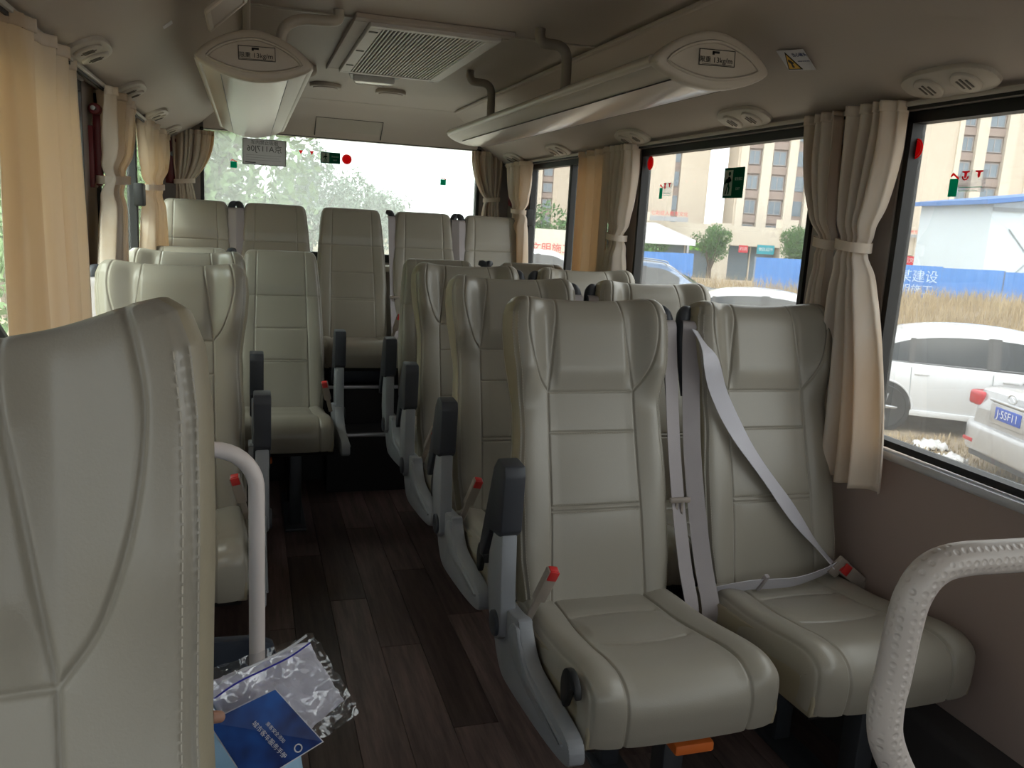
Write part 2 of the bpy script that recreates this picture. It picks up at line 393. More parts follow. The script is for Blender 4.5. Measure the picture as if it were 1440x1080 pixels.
# rear platform and step
STEPM = mat('step_covering', (.016, .015, .018), .55)
st = tag(obj('floor_rear_platform', box(XL, XR, 4.24, YB, -.004, .489), STEPM), kind='structure')
obj('nosing', box(XL, XR, 4.228, 4.252, .479, .495, .003), ALU, st)
st2 = tag(obj('floor_rear_step', box(.36, .84, 4.02, 4.24, 0, .292), STEPM), kind='structure')
obj('nosing', box(.36, .84, 4.01, 4.034, .283, .298, .003), ALU, st2)
tag(obj('floor_front_platform', box(XL, .02, -1.3, .62, 0, .124, .006), STEPM), kind='structure')

# ------------------------------------------------------------------ seats
REC = .284; ZJ = .462
def back_xyz(x, t, n):
    """seat-back frame -> seat local xyz (arrays)"""
    return np.stack([x, t*math.sin(REC)-n*math.cos(REC), ZJ+t*math.cos(REC)+n*math.sin(REC)], -1)
def polydist(X, T, pts):
    d = np.full(X.shape, 9.)
    for (x0, t0), (x1, t1) in zip(pts, pts[1:]):
        vx, vt = x1-x0, t1-t0; L2 = vx*vx+vt*vt+1e-12
        k = np.clip(((X-x0)*vx+(T-t0)*vt)/L2, 0, 1)
        d = np.minimum(d, np.hypot(X-x0-k*vx, T-t0-k*vt))
    return d
TT = {'W': .752, 'P': .742, 'V': .752}
def hwid(kind, t):
    if kind == 'W':
        return np.interp(t, [-.06, 0, .1, .3, .40, .47, .54, .60, .66, .70, .725, .742, .752], [.19, .198, .208, .208, .201, .200, .209, .218, .222, .219, .210, .195, .170])
    if kind == 'V':
        return np.interp(t, [-.06, 0, .1, .3, .40, .47, .54, .60, .66, .70, .725, .742, .752], [.19, .198, .209, .210, .207, .207, .211, .215, .217, .214, .206, .192, .168])
    return np.interp(t, [-.06, 0, .1, .3, .5, .6, .68, .715, .732, .742], [.183, .19, .198, .197, .187, .179, .171, .164, .154, .136])
def seams(kind):
    S = []
    if kind in 'WV':
        for s in (-1, 1):
            S.append([(s*.128, -.06), (s*.124, .1), (s*.120, .30), (s*.118, .42), (s*.117, .512)])
            S.append([tuple(p) for p in spline([(s*.117, .512), (s*.108, .58), (s*.098, .66), (s*.090, .72), (s*.087, .76)], 6)])
            S.append([tuple(p) for p in spline([(s*.117, .512), (s*.145, .55), (s*.168, .61), (s*.178, .67), (s*.172, .72), (s*.160, .76)], 6)])
        S.append([(-.117, .512), (.117, .512)]); S.append([(-.119, .409), (.119, .409)]); S.append([(-.122, .224), (.122, .224)]); S.append([(-.122, .212), (.122, .212)])
    else:
        for s in (-1, 1): S.append([(s*.128, -.06), (s*.124, .1), (s*.120, .35), (s*.114, .52), (s*.108, .76)])
        S.append([(-.2, .52), (.2, .52)]); S.append([(-.119, .365), (.119, .365)]); S.append([(-.122, .215), (.122, .215)]); S.append([(-.122, .205), (.122, .205)])
    return S
def front_n(kind, X, T, HW):
    aX = np.abs(X)
    n = .022*sst(.09, .205, aX)*(1-sst(.42, .56, T)*(1 if kind in 'WV' else .6))
    n += .014*np.exp(-((T-.19)/.16)**2)*np.clip(1-(aX/.2)**2, 0, 1)
    if kind in 'WV':
        n += .020*sst(.50, .58, T)*(1-sst(.085, .125, aX)) * (1-.6*sst(.68, .75, T))
        n += (.036*sst(.10, .20, aX)*sst(.44, .60, T) if kind == 'V' else .056*sst(.098, .186, aX)*sst(.46, .585, T))
    else:
        n += .012*sst(.51, .58, T)
    return n
def groove(kind, X, T, dep=.0042, sig=.0026):
    g = np.zeros_like(X)
    for s in seams(kind):
        d = polydist(X, T, s); g = np.maximum(g, np.exp(-(d/sig)**2)*dep + .0009*np.exp(-(d/.012)**2))
    return g
BACKC = {}
def back_mesh(kind, res):
    if (kind, 'b') in BACKC: return BACKC[(kind, 'b')]
    top = TT[kind]; bot = -.06
    def build(nr, nc, side):
        q = np.linspace(0, 1, nr); tq = 1-(1-q)**1.0
        T1 = bot+(top-bot)*tq
        a = np.linspace(-1, 1, nc); v = np.sign(a)*(1-(1-np.abs(a))**1.25)
        HW = hwid(kind, T1)[:, None]; X = v[None, :]*HW; T = np.repeat(T1[:, None], nc, 1)
        wing = (.012*(np.abs(X)/.19)**2 if kind == 'W' else .036*(np.abs(X)/.19)**3-.012 if kind == 'V' else 0*X)*sst(.55, top, T)
        thick = np.interp(T, [bot, .2, .5, top], [.105, .10, .085, .075])
        ex = np.clip(1-np.abs(v[None, :])**9, 0, 1)**(1/3.2)
        et = np.clip(1-np.clip((T-(top-.07))/.07, 0, 1)**3.2, 0, 1)**(1/2.6)
        eb = np.clip(1-np.clip(((bot+.03)-T)/.03, 0, 1)**3, 0, 1)**(1/3)
        e = np.minimum(np.minimum(ex, eb), 1)*et
        M = -thick*.45
        if side > 0:
            Fn = front_n(kind, X, T, HW); g = groove(kind, X, T)*sst(0, .35, e)
            # piping along the outer edge of the front face
            edge = np.abs(np.abs(X)-(HW-.012)); g += .004*np.exp(-(edge/.003)**2)*sst(top-.0, top-.06, T)
            n = M+(Fn-M)*e-g
        else:
            n = M+(-thick-M)*e
        return back_xyz(X, T+wing, n)
    f = build(*res, 1); b = build(40, 30, -1)
    me = npmesh([gridmesh(f, flip=False), gridmesh(b, flip=True)], None)
    if kind in 'WV':   # warm curtain light on the back's sides, painted as a tan edge band
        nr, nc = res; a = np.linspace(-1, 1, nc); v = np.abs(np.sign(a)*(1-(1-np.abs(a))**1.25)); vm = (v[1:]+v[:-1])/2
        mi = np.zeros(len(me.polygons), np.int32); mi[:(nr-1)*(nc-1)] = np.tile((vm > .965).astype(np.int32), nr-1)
        me.materials.append(VINYL); me.materials.append(VINYL_WARMLIT); me.polygons.foreach_set('material_index', mi)
    smooth(me, None); BACKC[(kind, 'b')] = me; return me
def stitch_mesh(kind):
    if (kind, 's') in BACKC: return BACKC[(kind, 's')]
    bm = bmesh.new(); runs = []
    for s in (-1, 1):
        tt = np.arange(.0, TT[kind]-.05, .0068)
        for k in (.017, .008):
            runs.append([(s*(float(hwid(kind, t))-k), t) for t in tt])
    if kind in 'WV':
        for t in (.228, .207, .405): runs.append([(x, t) for x in np.arange(-.115, .116, .0068)])
    for run in runs:
        for (x, t), (x2, t2) in zip(run, run[1:]):
            def pt(x, t):
                HW = float(hwid(kind, t)); v = abs(x)/HW; top = TT[kind]
                e = max(0, 1-v**9)**(1/3.2)*max(0, 1-max(0, (t-(top-.07))/.07)**3.2)**(1/2.6)
                M = -np.interp(t, [-.06, .2, .5, top], [.105, .10, .085, .075])*.45
                F_ = float(front_n(kind, np.array(x), np.array(t), HW)); w = (.012*(abs(x)/.19)**2 if kind == 'W' else .036*(abs(x)/.19)**3-.012)*float(sst(.55, top, np.array(t))) if kind in 'WV' else 0
                edge = abs(abs(x)-(HW-.012)); gg = .004*math.exp(-(edge/.003)**2)
                return Vector(back_xyz(np.array(x), np.array(t+w), np.array(M+(F_-M)*e-gg+.0014)))
            a, b = pt(x, t), pt(x2, t2); d = b-a
            if d.length < 1e-5: continue
            tube([a+d*.14, a+d*.5+Vector((0, -.0006, 0)), a+d*.86], .0006, 4, True, bm)
    me = frombm(bm); BACKC[(kind, 's')] = me; return me
def cushion_mesh(kind, res=(240, 230)):
    if (kind, 'c') in BACKC: return BACKC[(kind, 'c')]
    path = spline([(.075, .43), (.03, .452), (-.06, .462), (-.17, .468), (-.28, .484), (-.37, .499), (-.425, .500), (-.462, .482), (-.478, .445), (-.476, .40), (-.47, .372)], 16)
    path = np.array(path); seglen = np.r_[0, np.cumsum(np.hypot(*np.diff(path, axis=0).T))]; L = seglen[-1]
    s = np.linspace(0, L, res[0]); Y = np.interp(s, seglen, path[:, 0]); Z = np.interp(s, seglen, path[:, 1])
    ty, tz = np.gradient(Y), np.gradient(Z); l = np.hypot(ty, tz); ny, nz = tz/l, -ty/l   # outward normal
    a = np.linspace(-1, 1, res[1]); v = np.sign(a)*(1-(1-np.abs(a))**1.3)
    HWc = np.interp(Y, [-.48, -.3, 0, .08], [.222, .222, .208, .2])[:, None]*(1 if kind in 'WV' else .9)
    X = v[None, :]*HWc; S = np.repeat(s[:, None], res[1], 1); aX = np.abs(X); Yg = np.repeat(Y[:, None], res[1], 1)
    e = np.clip(1-np.abs(v[None, :])**10, 0, 1)**(1/3.)
    frontface = sst(L-.13, L-.06, S)
    F_ = .016*sst(.11, .19, aX)*(1-frontface) + .008*np.cos(np.clip(X/.24, -1, 1)*pi/2)*frontface
    pad = .006*np.exp(-((Yg+.19)/.05)**2)*(1-sst(.1, .13, aX)); F_ = F_+pad
    g = np.zeros_like(X)
    sx = lambda y: np.interp(y, [-.48, -.3, -.1, .05], [.138, .136, .124, .118])
    d = np.abs(aX-sx(Yg)); g = np.maximum(g, .0045*np.exp(-(d/.003)**2)+.0015*np.exp(-(d/.014)**2))
    if kind in 'WV':
        for y0 in (-.105, -.255):
            yl = y0-.02*(1-(X/.12)**2)*(1 if y0 < -.2 else -.5)
            d = np.hypot(np.maximum(0, aX-.105), Yg-yl); g = np.maximum(g, .004*np.exp(-(d/.003)**2)+.0045*np.exp(-(d/.018)**2))
    # side piping
    d = np.abs(aX-(HWc-.012)); g += .003*np.exp(-(d/.003)**2)
    dep = .055*(1-e)
    n = F_*e-g*sst(0, .3, e)-dep
    P = np.stack([X, Y[:, None]+ny[:, None]*n, Z[:, None]+nz[:, None]*n], -1)
    me = npmesh([gridmesh(P, flip=False)], None); smooth(me, None)
    BACKC[(kind, 'c')] = me; return me
SIDEPOLY = [(.06, .40), (.05, .435), (-.17, .452), (-.36, .482), (-.43, .482), (-.456, .46), (-.464, .40), (-.458, .365), (-.2, .352), (.05, .36)]
def side_panel_mesh(s, kind='W'):
    k = ('side', s, kind); f = 1 if kind in 'WV' else .9
    if k not in BACKC: BACKC[k] = prism(SIDEPOLY, 'x', s*.190*f, s*.2155*f, .003, 1)
    return BACKC[k]
def cached(k, fn):
    if k not in BACKC: BACKC[k] = fn()
    return BACKC[k]
def bpt(x, t, n): return Vector(back_xyz(np.array(float(x)), np.array(float(t)), np.array(float(n))))

def make_seat(loc, kind='W', arm=0, belt=0, buckle=0, base='pedestal', label='', group='', rotz=0, worn=False, orange=0, belt_on=False, lever=True, stitch=True):
    root = empty('bus_seat', loc, rotz, label=label, cat='seat', group=group)
    bk = obj('backrest', back_mesh(kind, (520, 330) if kind in 'WV' else (260, 150)), VINYL, root)
    if stitch: tag(obj('stitching', stitch_mesh(kind), THREAD, bk), kind='stuff')
    cu = obj('cushion', cushion_mesh(kind), VINYL, root)
    for s in (-1, 1): obj('side_panel', side_panel_mesh(s, kind), VINYL_WARMLIT, cu)
    obj('seat_pan', cached('pan', lambda: prism([(.06, .37), (-.45, .372), (-.44, .345), (.06, .335)], 'x', -.2, .2, .004, 1)), BLACK, root)
    if base == 'pedestal':
        for y in (-.33, -.03): obj('leg', cached(('leg', y), lambda: box(.02, .07, y-.03, y+.03, .012, .345, .006)), DSTEEL, root)
        obj('foot_rail', cached('foot', lambda: box(.0, .09, -.42, .08, 0.0, .014, .004)), DSTEEL, root)
        obj('cross_bar', cached('cross', lambda: box(-.19, .19, -.2, -.15, .31, .345, .005)), DSTEEL, root)
    elif base == 'tall':
        for y in (-.33, -.03): obj('leg', cached(('legt', y), lambda: box(.02, .07, y-.03, y+.03, .012, .345, .006)), DSTEEL, root)
    elif base == 'plinth':
        obj('base_box', cached('plinth', lambda: box(-.17, .17, -.40, .05, .278, .345, .006)), NAVY, root)
    if orange: obj('life_pouch', cached(('or', orange), lambda: box(orange*.10-.045, orange*.10+.045, -.455, -.33, .318, .342, .006)), ORANGE, root)
    if arm:
        a = arm; X0, X1 = sorted((a*.235, a*.282))
        sc = obj('side_cover', cached(('sc', a), lambda: side_cover(a)), GREYP, root)
        stem = obj('arm_stem', cached(('stem', a), lambda: prism([(-.05, .655), (.02, .65), (.052, .58), (.055, .50), (.03, .43), (.0, .395), (-.04, .388), (-.072, .41), (-.075, .45), (-.062, .52)], 'x', X0+.004, X1-.004, .007, 2)), GREYP, root)
        obj('pivot_cap', cached(('piv', a), lambda: disc(.031, .012, 'x', 26, (a*.280, -.035, .430), .003)), DARKP, stem)
        obj('arm_pad', cached(('pad', a), lambda: prism([(-.066, .80), (-.058, .824), (.0, .828), (.028, .80), (.118, .575), (.114, .54), (.088, .55), (.035, .638), (-.04, .648), (-.060, .665)], 'x', X0-.002, X1+.002, .005, 2)), DARKP, root)
        if lever:
            obj('recline_lever', cached(('lev', a), lambda: lever_mesh(a)), BLACK, root)
    if belt:
        b = belt
        obj('belt_guide', cached(('bg', b), lambda: guide_mesh(b)), DARKP, root)
        W = Vector((1, 0, 0))
        x = b*.232
        p = [bpt(b*.222, .705, -.012), bpt(b*.226, .69, .016), bpt(b*.228, .64, .012), bpt(b*.23, .5, .003), bpt(x, .35, .0), bpt(x, .2, .01), bpt(x, .06, .03), Vector((x, -.07, .43)), Vector((x, -.06, .37))]
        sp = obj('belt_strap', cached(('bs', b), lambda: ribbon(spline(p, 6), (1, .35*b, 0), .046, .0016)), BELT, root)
        if belt_on:
            pw = [bpt(b*.222, .67, .03), bpt(b*.205, .60, .062), bpt(b*.17, .50, .045), bpt(b*.10, .38, .03), bpt(b*.0, .24, .03), bpt(-b*.09, .12, .03), bpt(-b*.155, .03, .05)]
            pp = spline(pw, 7)
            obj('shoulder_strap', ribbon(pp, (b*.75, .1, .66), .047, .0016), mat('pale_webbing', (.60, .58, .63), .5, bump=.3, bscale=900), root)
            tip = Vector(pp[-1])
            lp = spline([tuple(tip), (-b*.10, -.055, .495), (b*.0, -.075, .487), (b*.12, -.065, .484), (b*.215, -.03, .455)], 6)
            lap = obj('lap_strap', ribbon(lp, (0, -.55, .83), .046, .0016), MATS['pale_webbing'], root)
            obj('strap_slider', box(-.006, .006, -.006, .006, -.03, .03, .002), BELT, lap, (b*.09, -.072, .492), (.55, 0, .1))
            obj('latch_tongue', box(-.020, .020, -.007, .007, -.028, .03, .004), BUCKLE, lap, tuple(tip+Vector((-b*.006, -.006, 0))), (.3, -b*.6, .2))
        else:
            tg = obj('latch_tongue', cached('tong', lambda: tongue_mesh()), BUCKLE, sp, tuple(bpt(x, .225, .018)))
    if buckle:
        b = buckle
        def bk1():
            bm = bmesh.new()
            tube([(b*.205, -.06, .43), (b*.208, -.09, .485), (b*.205, -.115, .53)], [.012, .013, .016], 8, True, bm)
            return frombm(bm)
        if belt_on:
            tp = tip+Vector((.012, -.004, .006)); ax = Vector((-.80*b, -.08, .59)).normalized(); sd = Vector((0, -1, 0)); sd = (sd-ax*sd.dot(ax)).normalized(); sx = sd.cross(ax)
            def place(me):
                me.transform((Matrix.Translation((b*.196, -.115, .535)) @ Matrix.Rotation(.35, 4, 'X') @ Matrix.Rotation(-b*.22, 4, 'Y')).inverted())
                M = Matrix((sx, -sd, ax)).transposed().to_4x4(); M.translation = tp-ax*.082; me.transform(M @ Matrix.Diagonal((1.25, 1.25, 1, 1))); return me
            r = obj('buckle', place(bk_mesh(b)), BUCKLE, root); obj('release_button', place(btn_mesh(b)), RED, r)
        else:
            r = obj('buckle', cached(('bkl', b), lambda: bk_mesh(b)), BUCKLE, root)
            obj('release_button', cached(('btn', b), lambda: btn_mesh(b)), RED, r)
    return root
def rotmesh(me, M):
    me.transform(M); return me
def bk_mesh(b):
    bm = bmesh.new()
    bx(bm, -.015, .015, -.011, .011, -.02, .075, .004); bx(bm, -.009, .009, -.004, .004, -.09, -.01, .002, 1)
    bmesh.ops.transform(bm, matrix=Matrix.Translation((b*.196, -.115, .535)) @ Matrix.Rotation(.35, 4, 'X') @ Matrix.Rotation(-b*.22, 4, 'Y'), verts=bm.verts)
    return frombm(bm)
def btn_mesh(b):
    bm = bmesh.new(); bx(bm, -.011, .011, -.0085, .0085, .068, .0775, .002)
    bx(bm, -.012, .012, -.0135, -.009, .05, .0765, .002)
    bmesh.ops.transform(bm, matrix=Matrix.Translation((b*.196, -.115, .535)) @ Matrix.Rotation(.35, 4, 'X') @ Matrix.Rotation(-b*.22, 4, 'Y'), verts=bm.verts)
    return frombm(bm)
def tongue_mesh():
    bm = bmesh.new(); bx(bm, -.03, .03, -.006, .006, -.006, .008, .004)
    bx(bm, -.011, -.005, -.002, .002, -.035, 0); bx(bm, .005, .011, -.002, .002, -.035, 0); bx(bm, -.011, .011, -.002, .002, -.039, -.032)
    return frombm(bm)
def guide_mesh(b):
    bm = bmesh.new()
    pts = [bpt(b*.205, .735, -.03), bpt(b*.226, .725, -.02), bpt(b*.236, .68, -.018), bpt(b*.238, .6, -.02), bpt(b*.236, .5, -.025)]
    tube(spline(pts, 5), [.012+.008*min(1, k/6) if k < 12 else .020-.012*(k-12)/9 for k in range(21)], 10, True, bm)
    return frombm(bm, 50)
def lever_mesh(a):
    p = spline([(-.375, .44), (-.37, .475), (-.385, .505), (-.415, .515), (-.445, .498), (-.452, .472), (-.435, .482), (-.42, .478), (-.41, .455), (-.395, .425)], 3, True)
    return prism(p, 'x', *sorted((a*.226, a*.24)), .003, 2)
def side_cover(a):
    bm = bmesh.new()
    out = spline([(.035, .465), (-.03, .475), (-.10, .482), (-.15, .492), (-.165, .47), (-.22, .425), (-.32, .415), (-.42, .412), (-.475, .403), (-.492, .378), (-.478, .352), (-.38, .330), (-.24, .312), (-.10, .300), (-.04, .305), (.01, .345), (.035, .40)], 4, True)
    me = prism(out, 'x', *sorted((a*.226, a*.262)), .006, 2)
    bm.from_mesh(me); bpy.data.meshes.remove(me)
    # raised inner blade
    inn = spline([(-.12, .47), (-.155, .478), (-.18, .45), (-.24, .412), (-.33, .400), (-.46, .388), (-.40, .374), (-.26, .372), (-.15, .395), (-.10, .43)], 4, True)
    me = prism(inn, 'x', *sorted((a*.255, a*.268)), .005, 2); bm.from_mesh(me); bpy.data.meshes.remove(me)
    return frombm(bm)

XA, XB = .835, 1.352; XLS = -.223; XM = .143
GR = 'vinyl bus seats facing forward'
make_seat((XA, 1.796, 0), 'W', -1, 1, -1, label='winged greige vinyl aisle seat with orange pouch, foremost of the row along the wide windows', group=GR, orange=.35)
make_seat((XB, 1.796, 0), 'W', 0, -1, 1, label='winged greige window seat with its pale belt buckled across, beside the tied curtain pair', group=GR, belt_on=True, lever=False)
make_seat((XA, 2.458, 0), 'W', -1, 1, -1, label='winged aisle seat directly behind the foremost aisle seat with orange pouch', group=GR)
make_seat((XB, 2.458, 0), 'W', 0, -1, 1, label='winged window seat directly behind the seat with the buckled belt', group=GR, lever=False)
make_seat((XA, 3.08, 0), 'W', -1, 1, -1, label='winged aisle seat two rows behind the foremost aisle seat with orange pouch', group=GR)
make_seat((XB, 3.08, 0), 'W', 0, -1, 1, label='winged window seat two rows behind the seat with the buckled belt', group=GR, lever=False)
make_seat((.86, 3.72, 0), 'P', -1, 1, -1, label='plain narrow aisle seat just in front of the rear bench, on the wide window side', group=GR, stitch=False)
make_seat((XB-.02, 3.72, 0), 'P', 0, -1, 1, label='plain narrow window seat just in front of the rear bench, by the sliding window', group=GR, stitch=False)
L1 = make_seat((XLS+.031, .40, .108), 'V', 0, -1, 0, label='large winged vinyl seat with double pale stitching, beside the hand holding a plastic bag', group=GR)
L1.rotation_euler.y = -.045
make_seat((XLS, 2.576, 0), 'W', 1, -1, 1, label='winged single seat behind the white pole, with grey armrest', group=GR)
make_seat((XLS-.01, 3.30, 0), 'W', 1, -1, 1, label='winged single seat directly behind the single seat by the white pole', group=GR, stitch=False)
make_seat((XM, 3.937, 0), 'P', 1, -1, 1, label='plain upright seat with orange pouch jutting into the aisle before the rear step', group=GR, orange=-1, lever=False, stitch=False)
make_seat((XM-.405, 3.937, 0), 'P', 0, -1, 1, label='plain window seat next to the seat jutting into the aisle', group=GR, lever=False, stitch=False)
rl = ['rear bench seat in the corner by the red hammer and the tree-side curtain', 'rear bench seat under the white notice on the back window', 'middle seat of the raised rear bench facing the aisle steps', 'rear bench seat between the middle seat and the corner seat by the posted card', 'rear bench corner seat below the posted card and gathered back curtain']
for k in range(5):
    make_seat((-.275+k*.416, 4.712, .217), 'P', 0, (1, -1, 1, 1, -1)[k], (0, 1, 0, -1, 0)[k], base='plinth', label=rl[k], group='raised rear bench seats', lever=False, stitch=False)

# ------------------------------------------------------------------ luggage racks
def lens(w, h0, h1, n=20, p=1.7):
    pts = []
    for i in range(n+1):
        u = -1+2*i/n; pts.append((u*w/2, -h0*(1-abs(u)**p)**.75))
    for i in range(1, n):
        u = 1-2*i/n; pts.append((u*w/2, h1*(1-abs(u)**p)**.75))
    return pts
def rack(cx, cz, y0, y1, s, label):
    r = empty('luggage_rack', (cx, y0, cz), label=label, cat='luggage rack', group='overhead luggage racks')
    L = y1-y0; W = .335
    # shell: lower skin of the lens, tapering to a rounded rear end
    ys = np.r_[np.linspace(.02, L-.22, 6), L-.22+.22*np.sin(np.linspace(.2, 1, 7)*pi/2)]
    lw = np.array(lens(W-.02, .048, .03)[:21])
    P = []
    for y in ys:
        k = math.sqrt(max(0, 1-max(0, (y-(L-.22))/.22)**2)); k = max(k, .05)
        P.append([(p[0]*(.35+.65*k), y, p[1]*(.4+.6*k)) for p in lw])
    V, Fq = gridmesh(np.array(P)); Q = np.array(P); Q[:, :, 2] = np.maximum(Q[:, :, 2]+.012, -.004)
    V2, F2 = gridmesh(Q, flip=True)
    obj('shelf_shell', npmesh([(V, Fq), (V2, F2)], 50), RACKM, r)
    # rim tubes on both long edges
    for e in (-1, 1):
        obj('edge_rim', tube([(e*(W/2-.012), .02, .006), (e*(W/2-.012), L-.2, .006), (e*(W/2-.045), L-.08, .006), (e*(W/2-.10), L-.01, .004), (e*.02, L+.005, .003)], .013, 10), RACKM, r)
    # pale underside sheet
    lw2 = np.array(lens(W-.02, .0505, .03)[4:17]); P = np.array([[(p[0], y, p[1]-.001) for p in lw2] for y in (.03, L-.24)])
    V, Fq = gridmesh(P); Q = P.copy(); Q[:, :, 2] += .002; V2, F2 = gridmesh(Q, flip=True)
    obj('underside_sheet', npmesh([(V, Fq), (V2, F2)], 50), RACKU, r)
    for e in (4, 16):
        p = lens(W-.02, .0515, .03)[e]; obj('sheet_joint', tube([(p[0], .03, p[1]), (p[0], L-.24, p[1])], .0016, 5), DARKP, r)
    # end cap: lens plate with recessed centre
    cap = obj('end_cap', prism(lens(W, .055, .088, 28), 'y', -.012, .028, .011, 3), RACKM, r)
    bm = bmesh.new(); c = lens(W-.075, .032, .058, 28); c = [(p[0], -.0125, p[1]+.003) for p in c]
    tube(c+[c[0]], .0045, 6, False, bm); obj('cap_ridge', frombm(bm, 60), TRIMC, cap)
    lb = obj('weight_label', box(-.036, .036, -.0007, .0007, -.0145, .0145), RACKM, r, (.006, -.0135, .022), (0, -.03, 0)); lb.scale = (1.42, 1, 1.35)
    bm = bmesh.new(); t = .0012
    bx(bm, -.036, .036, -.0016, 0, -.0145, -.0145+t); bx(bm, -.036, .036, -.0016, 0, .0145-t, .0145); bx(bm, -.036, -.036+t, -.0016, 0, -.0145, .0145); bx(bm, .036-t, .036, -.0016, 0, -.0145, .0145)
    bx(bm, -.010, .004, -.0016, 0, .0075, .0115); bx(bm, -.010, -.006, -.0016, 0, .005, .0115)
    bx(bm, -.03, .03, -.0012, 0, -.0122, -.0114)
    obj('label_border', frombm(bm), INK, lb)
    text('限重', .0115, INK, lb, (-.0235, -.0012, -.0045), (pi/2, 0, 0)); text('13kg/m', .0135, INK, lb, (.0115, -.0012, -.0045), (pi/2, 0, 0))
    # brackets up to the ceiling
    for y in ((.66, 1.55) if s > 0 else (.10, 1.2)):
        if s > 0: pts = [(-.245, y, 1.97-cz), (-.245, y, 1.945-cz), (-.23, y, 1.928-cz), (-.18, y, 1.925-cz), (-.155, y, 1.905-cz), (-.150, y, 1.86-cz), (-.150, y, .008)]
        else: pts = [(.245, y, 1.97-cz), (.245, y, 1.945-cz), (.22, y, 1.935-cz), (.14, y, 1.93-cz), (.09, y, 1.905-cz), (.075, y, 1.86-cz), (.075, y, .0)]
        obj('bracket', tube(spline(pts, 5), .0165, 10), mat('bracket_plastic', (.25, .22, .19), .5) if s > 0 else RACKM, r)
    return r
rack(1.125, 1.782, 2.0, 4.50, 1, 'long pale luggage rack along the wide windows, end cap marked 13kg/m')
rack(.018, 1.778, 2.66, 5.10, -1, 'long pale luggage rack over the single seats, end cap marked 13kg/m')

# ------------------------------------------------------------------ air pods on the coves
def pod(x, y, z, side, label):
    r = empty('air_vent_pod', (x, y, z), 0, label=label, cat='air vent', group='oval air vent pods on the ceiling coves')
    tilt = side*.45
    def T(me): me.transform(Matrix.Rotation(tilt, 4, 'Y')); return me
    pl = [(math.copysign(abs(math.cos(a))**.8, math.cos(a))*.052, math.copysign(abs(math.sin(a))**.75, math.sin(a))*.135) for a in np.linspace(0, 2*pi, 36, endpoint=False)]
    obj('housing', cached(('ph', side), lambda: T(prism(pl, 'z', -.010, .02, .006, 2))), TRIMC, r)
    for s in (-1, 1):
        nz = obj('nozzle', cached(('pn', side, s), lambda: T(disc(.036, .012, 'z', 24, (0, s*.055, -.011), .004))), TRIMC, r)
        def slots():
            bm = bmesh.new()
            for k in (-1, 0, 1): bx(bm, -.02+abs(k)*.006, .02-abs(k)*.006, s*.055+k*.013-.0025, s*.055+k*.013+.0025, -.0185, -.0165)
            return T(frombm(bm))
        obj('slot', cached(('ps', side, s), slots), mat('slot_shadow', (.12, .105, .09), .7), nz)
ord_ = ['foremost', 'second', 'third', 'fourth', 'fifth']
for i, y in enumerate((1.63, 2.48, 3.32, 4.22, 5.0)):
    pod(1.53, y, 1.742, 1, '%s oval air vent pod from the front above the wide windows' % ord_[i])
for i, y in enumerate((2.50, 3.30, 4.15, 4.95)):
    pod(2*XC-1.53, y, 1.742, -1, '%s oval air vent pod from the front above the single seats' % ord_[i])

# ------------------------------------------------------------------ ceiling air-conditioning grille
ac = empty('ceiling_grille', (.58, 2.9, 1.97), label='square slatted air conditioning return grille in the ceiling', cat='grille')
w, l = .215, .60
def frame(bm, x0, x1, y0, y1, z0, z1, tx, ty):
    bx(bm, x0, x1, y0, y0+ty, z0, z1, .003, 1); bx(bm, x0, x1, y1-ty, y1, z0, z1, .003, 1); bx(bm, x0, x0+tx, y0+ty, y1-ty, z0, z1, .003, 1); bx(bm, x1-tx, x1, y0+ty, y1-ty, z0, z1, .003, 1)
bm = bmesh.new(); frame(bm, -w-.05, w+.035, -.14, l+.32, -.014, .002, .05, .05); obj('surround', frombm(bm), CEIL, ac)
bm = bmesh.new(); frame(bm, -w, w, -.10, l+.28, -.026, .0, .045, .035); obj('frame', frombm(bm), mat('grille_plastic', (.62, .60, .60), .4), ac)
obj('backing', box(-w+.04, w-.04, -.07, l+.25, -.006, .0), BLACK, ac)
sm_ = box(-.0026, .0026, -.066, l+.246, -.0235, -.0175)
for i in range(26): obj('slat', sm_, MATS['grille_plastic'], ac, (-w+.052+i*(2*w-.104)/25, 0, 0))
for y in (-.02, .33, .66): obj('clip', box(-w+.008, -w+.036, y, y+.018, -.0275, -.0255), BLACK, ac)
lam = empty('ceiling_lamp', (.53, 3.98, 1.972), label='small boat-shaped clear ceiling lamp behind the grille', cat='lamp')
obj('lens', prism([(-.09, -.05), (-.07, .06), (.07, .06), (.10, -.05), (.05, -.07), (-.05, -.07)], 'z', -.035, 0, .012, 3), mat('lamp_lens', (.62, .64, .68), .12, coat=.5), lam)
obj('lamp_rim', prism([(-.11, -.07), (-.085, .08), (.085, .08), (.12, -.07), (.06, -.09), (-.06, -.09)], 'z', -.010, .0, .003, 1), GREYP, lam)
for k, (x, lb) in enumerate(((.36, 'over the single-seat side'), (.68, 'over the double-seat side'))):
    sp = empty('ceiling_speaker', (x, 4.38, 1.972), label='flat round ceiling disc near the rear cove, '+lb, cat='speaker', group='round ceiling discs')
    obj('disc', disc(.075, .02, 'z', 36, (0, 0, -.008), .006), TRIMC, sp); obj('disc_ring', disc(.06, .006, 'z', 36, (0, 0, -.019), .002), CEIL, sp)
tag(obj('ceiling_screw', disc(.012, .008, 'z', 12, (.79, 3.91, 1.968)), BLACK), 'small black plug in the ceiling panel beside the grille', 'plug')

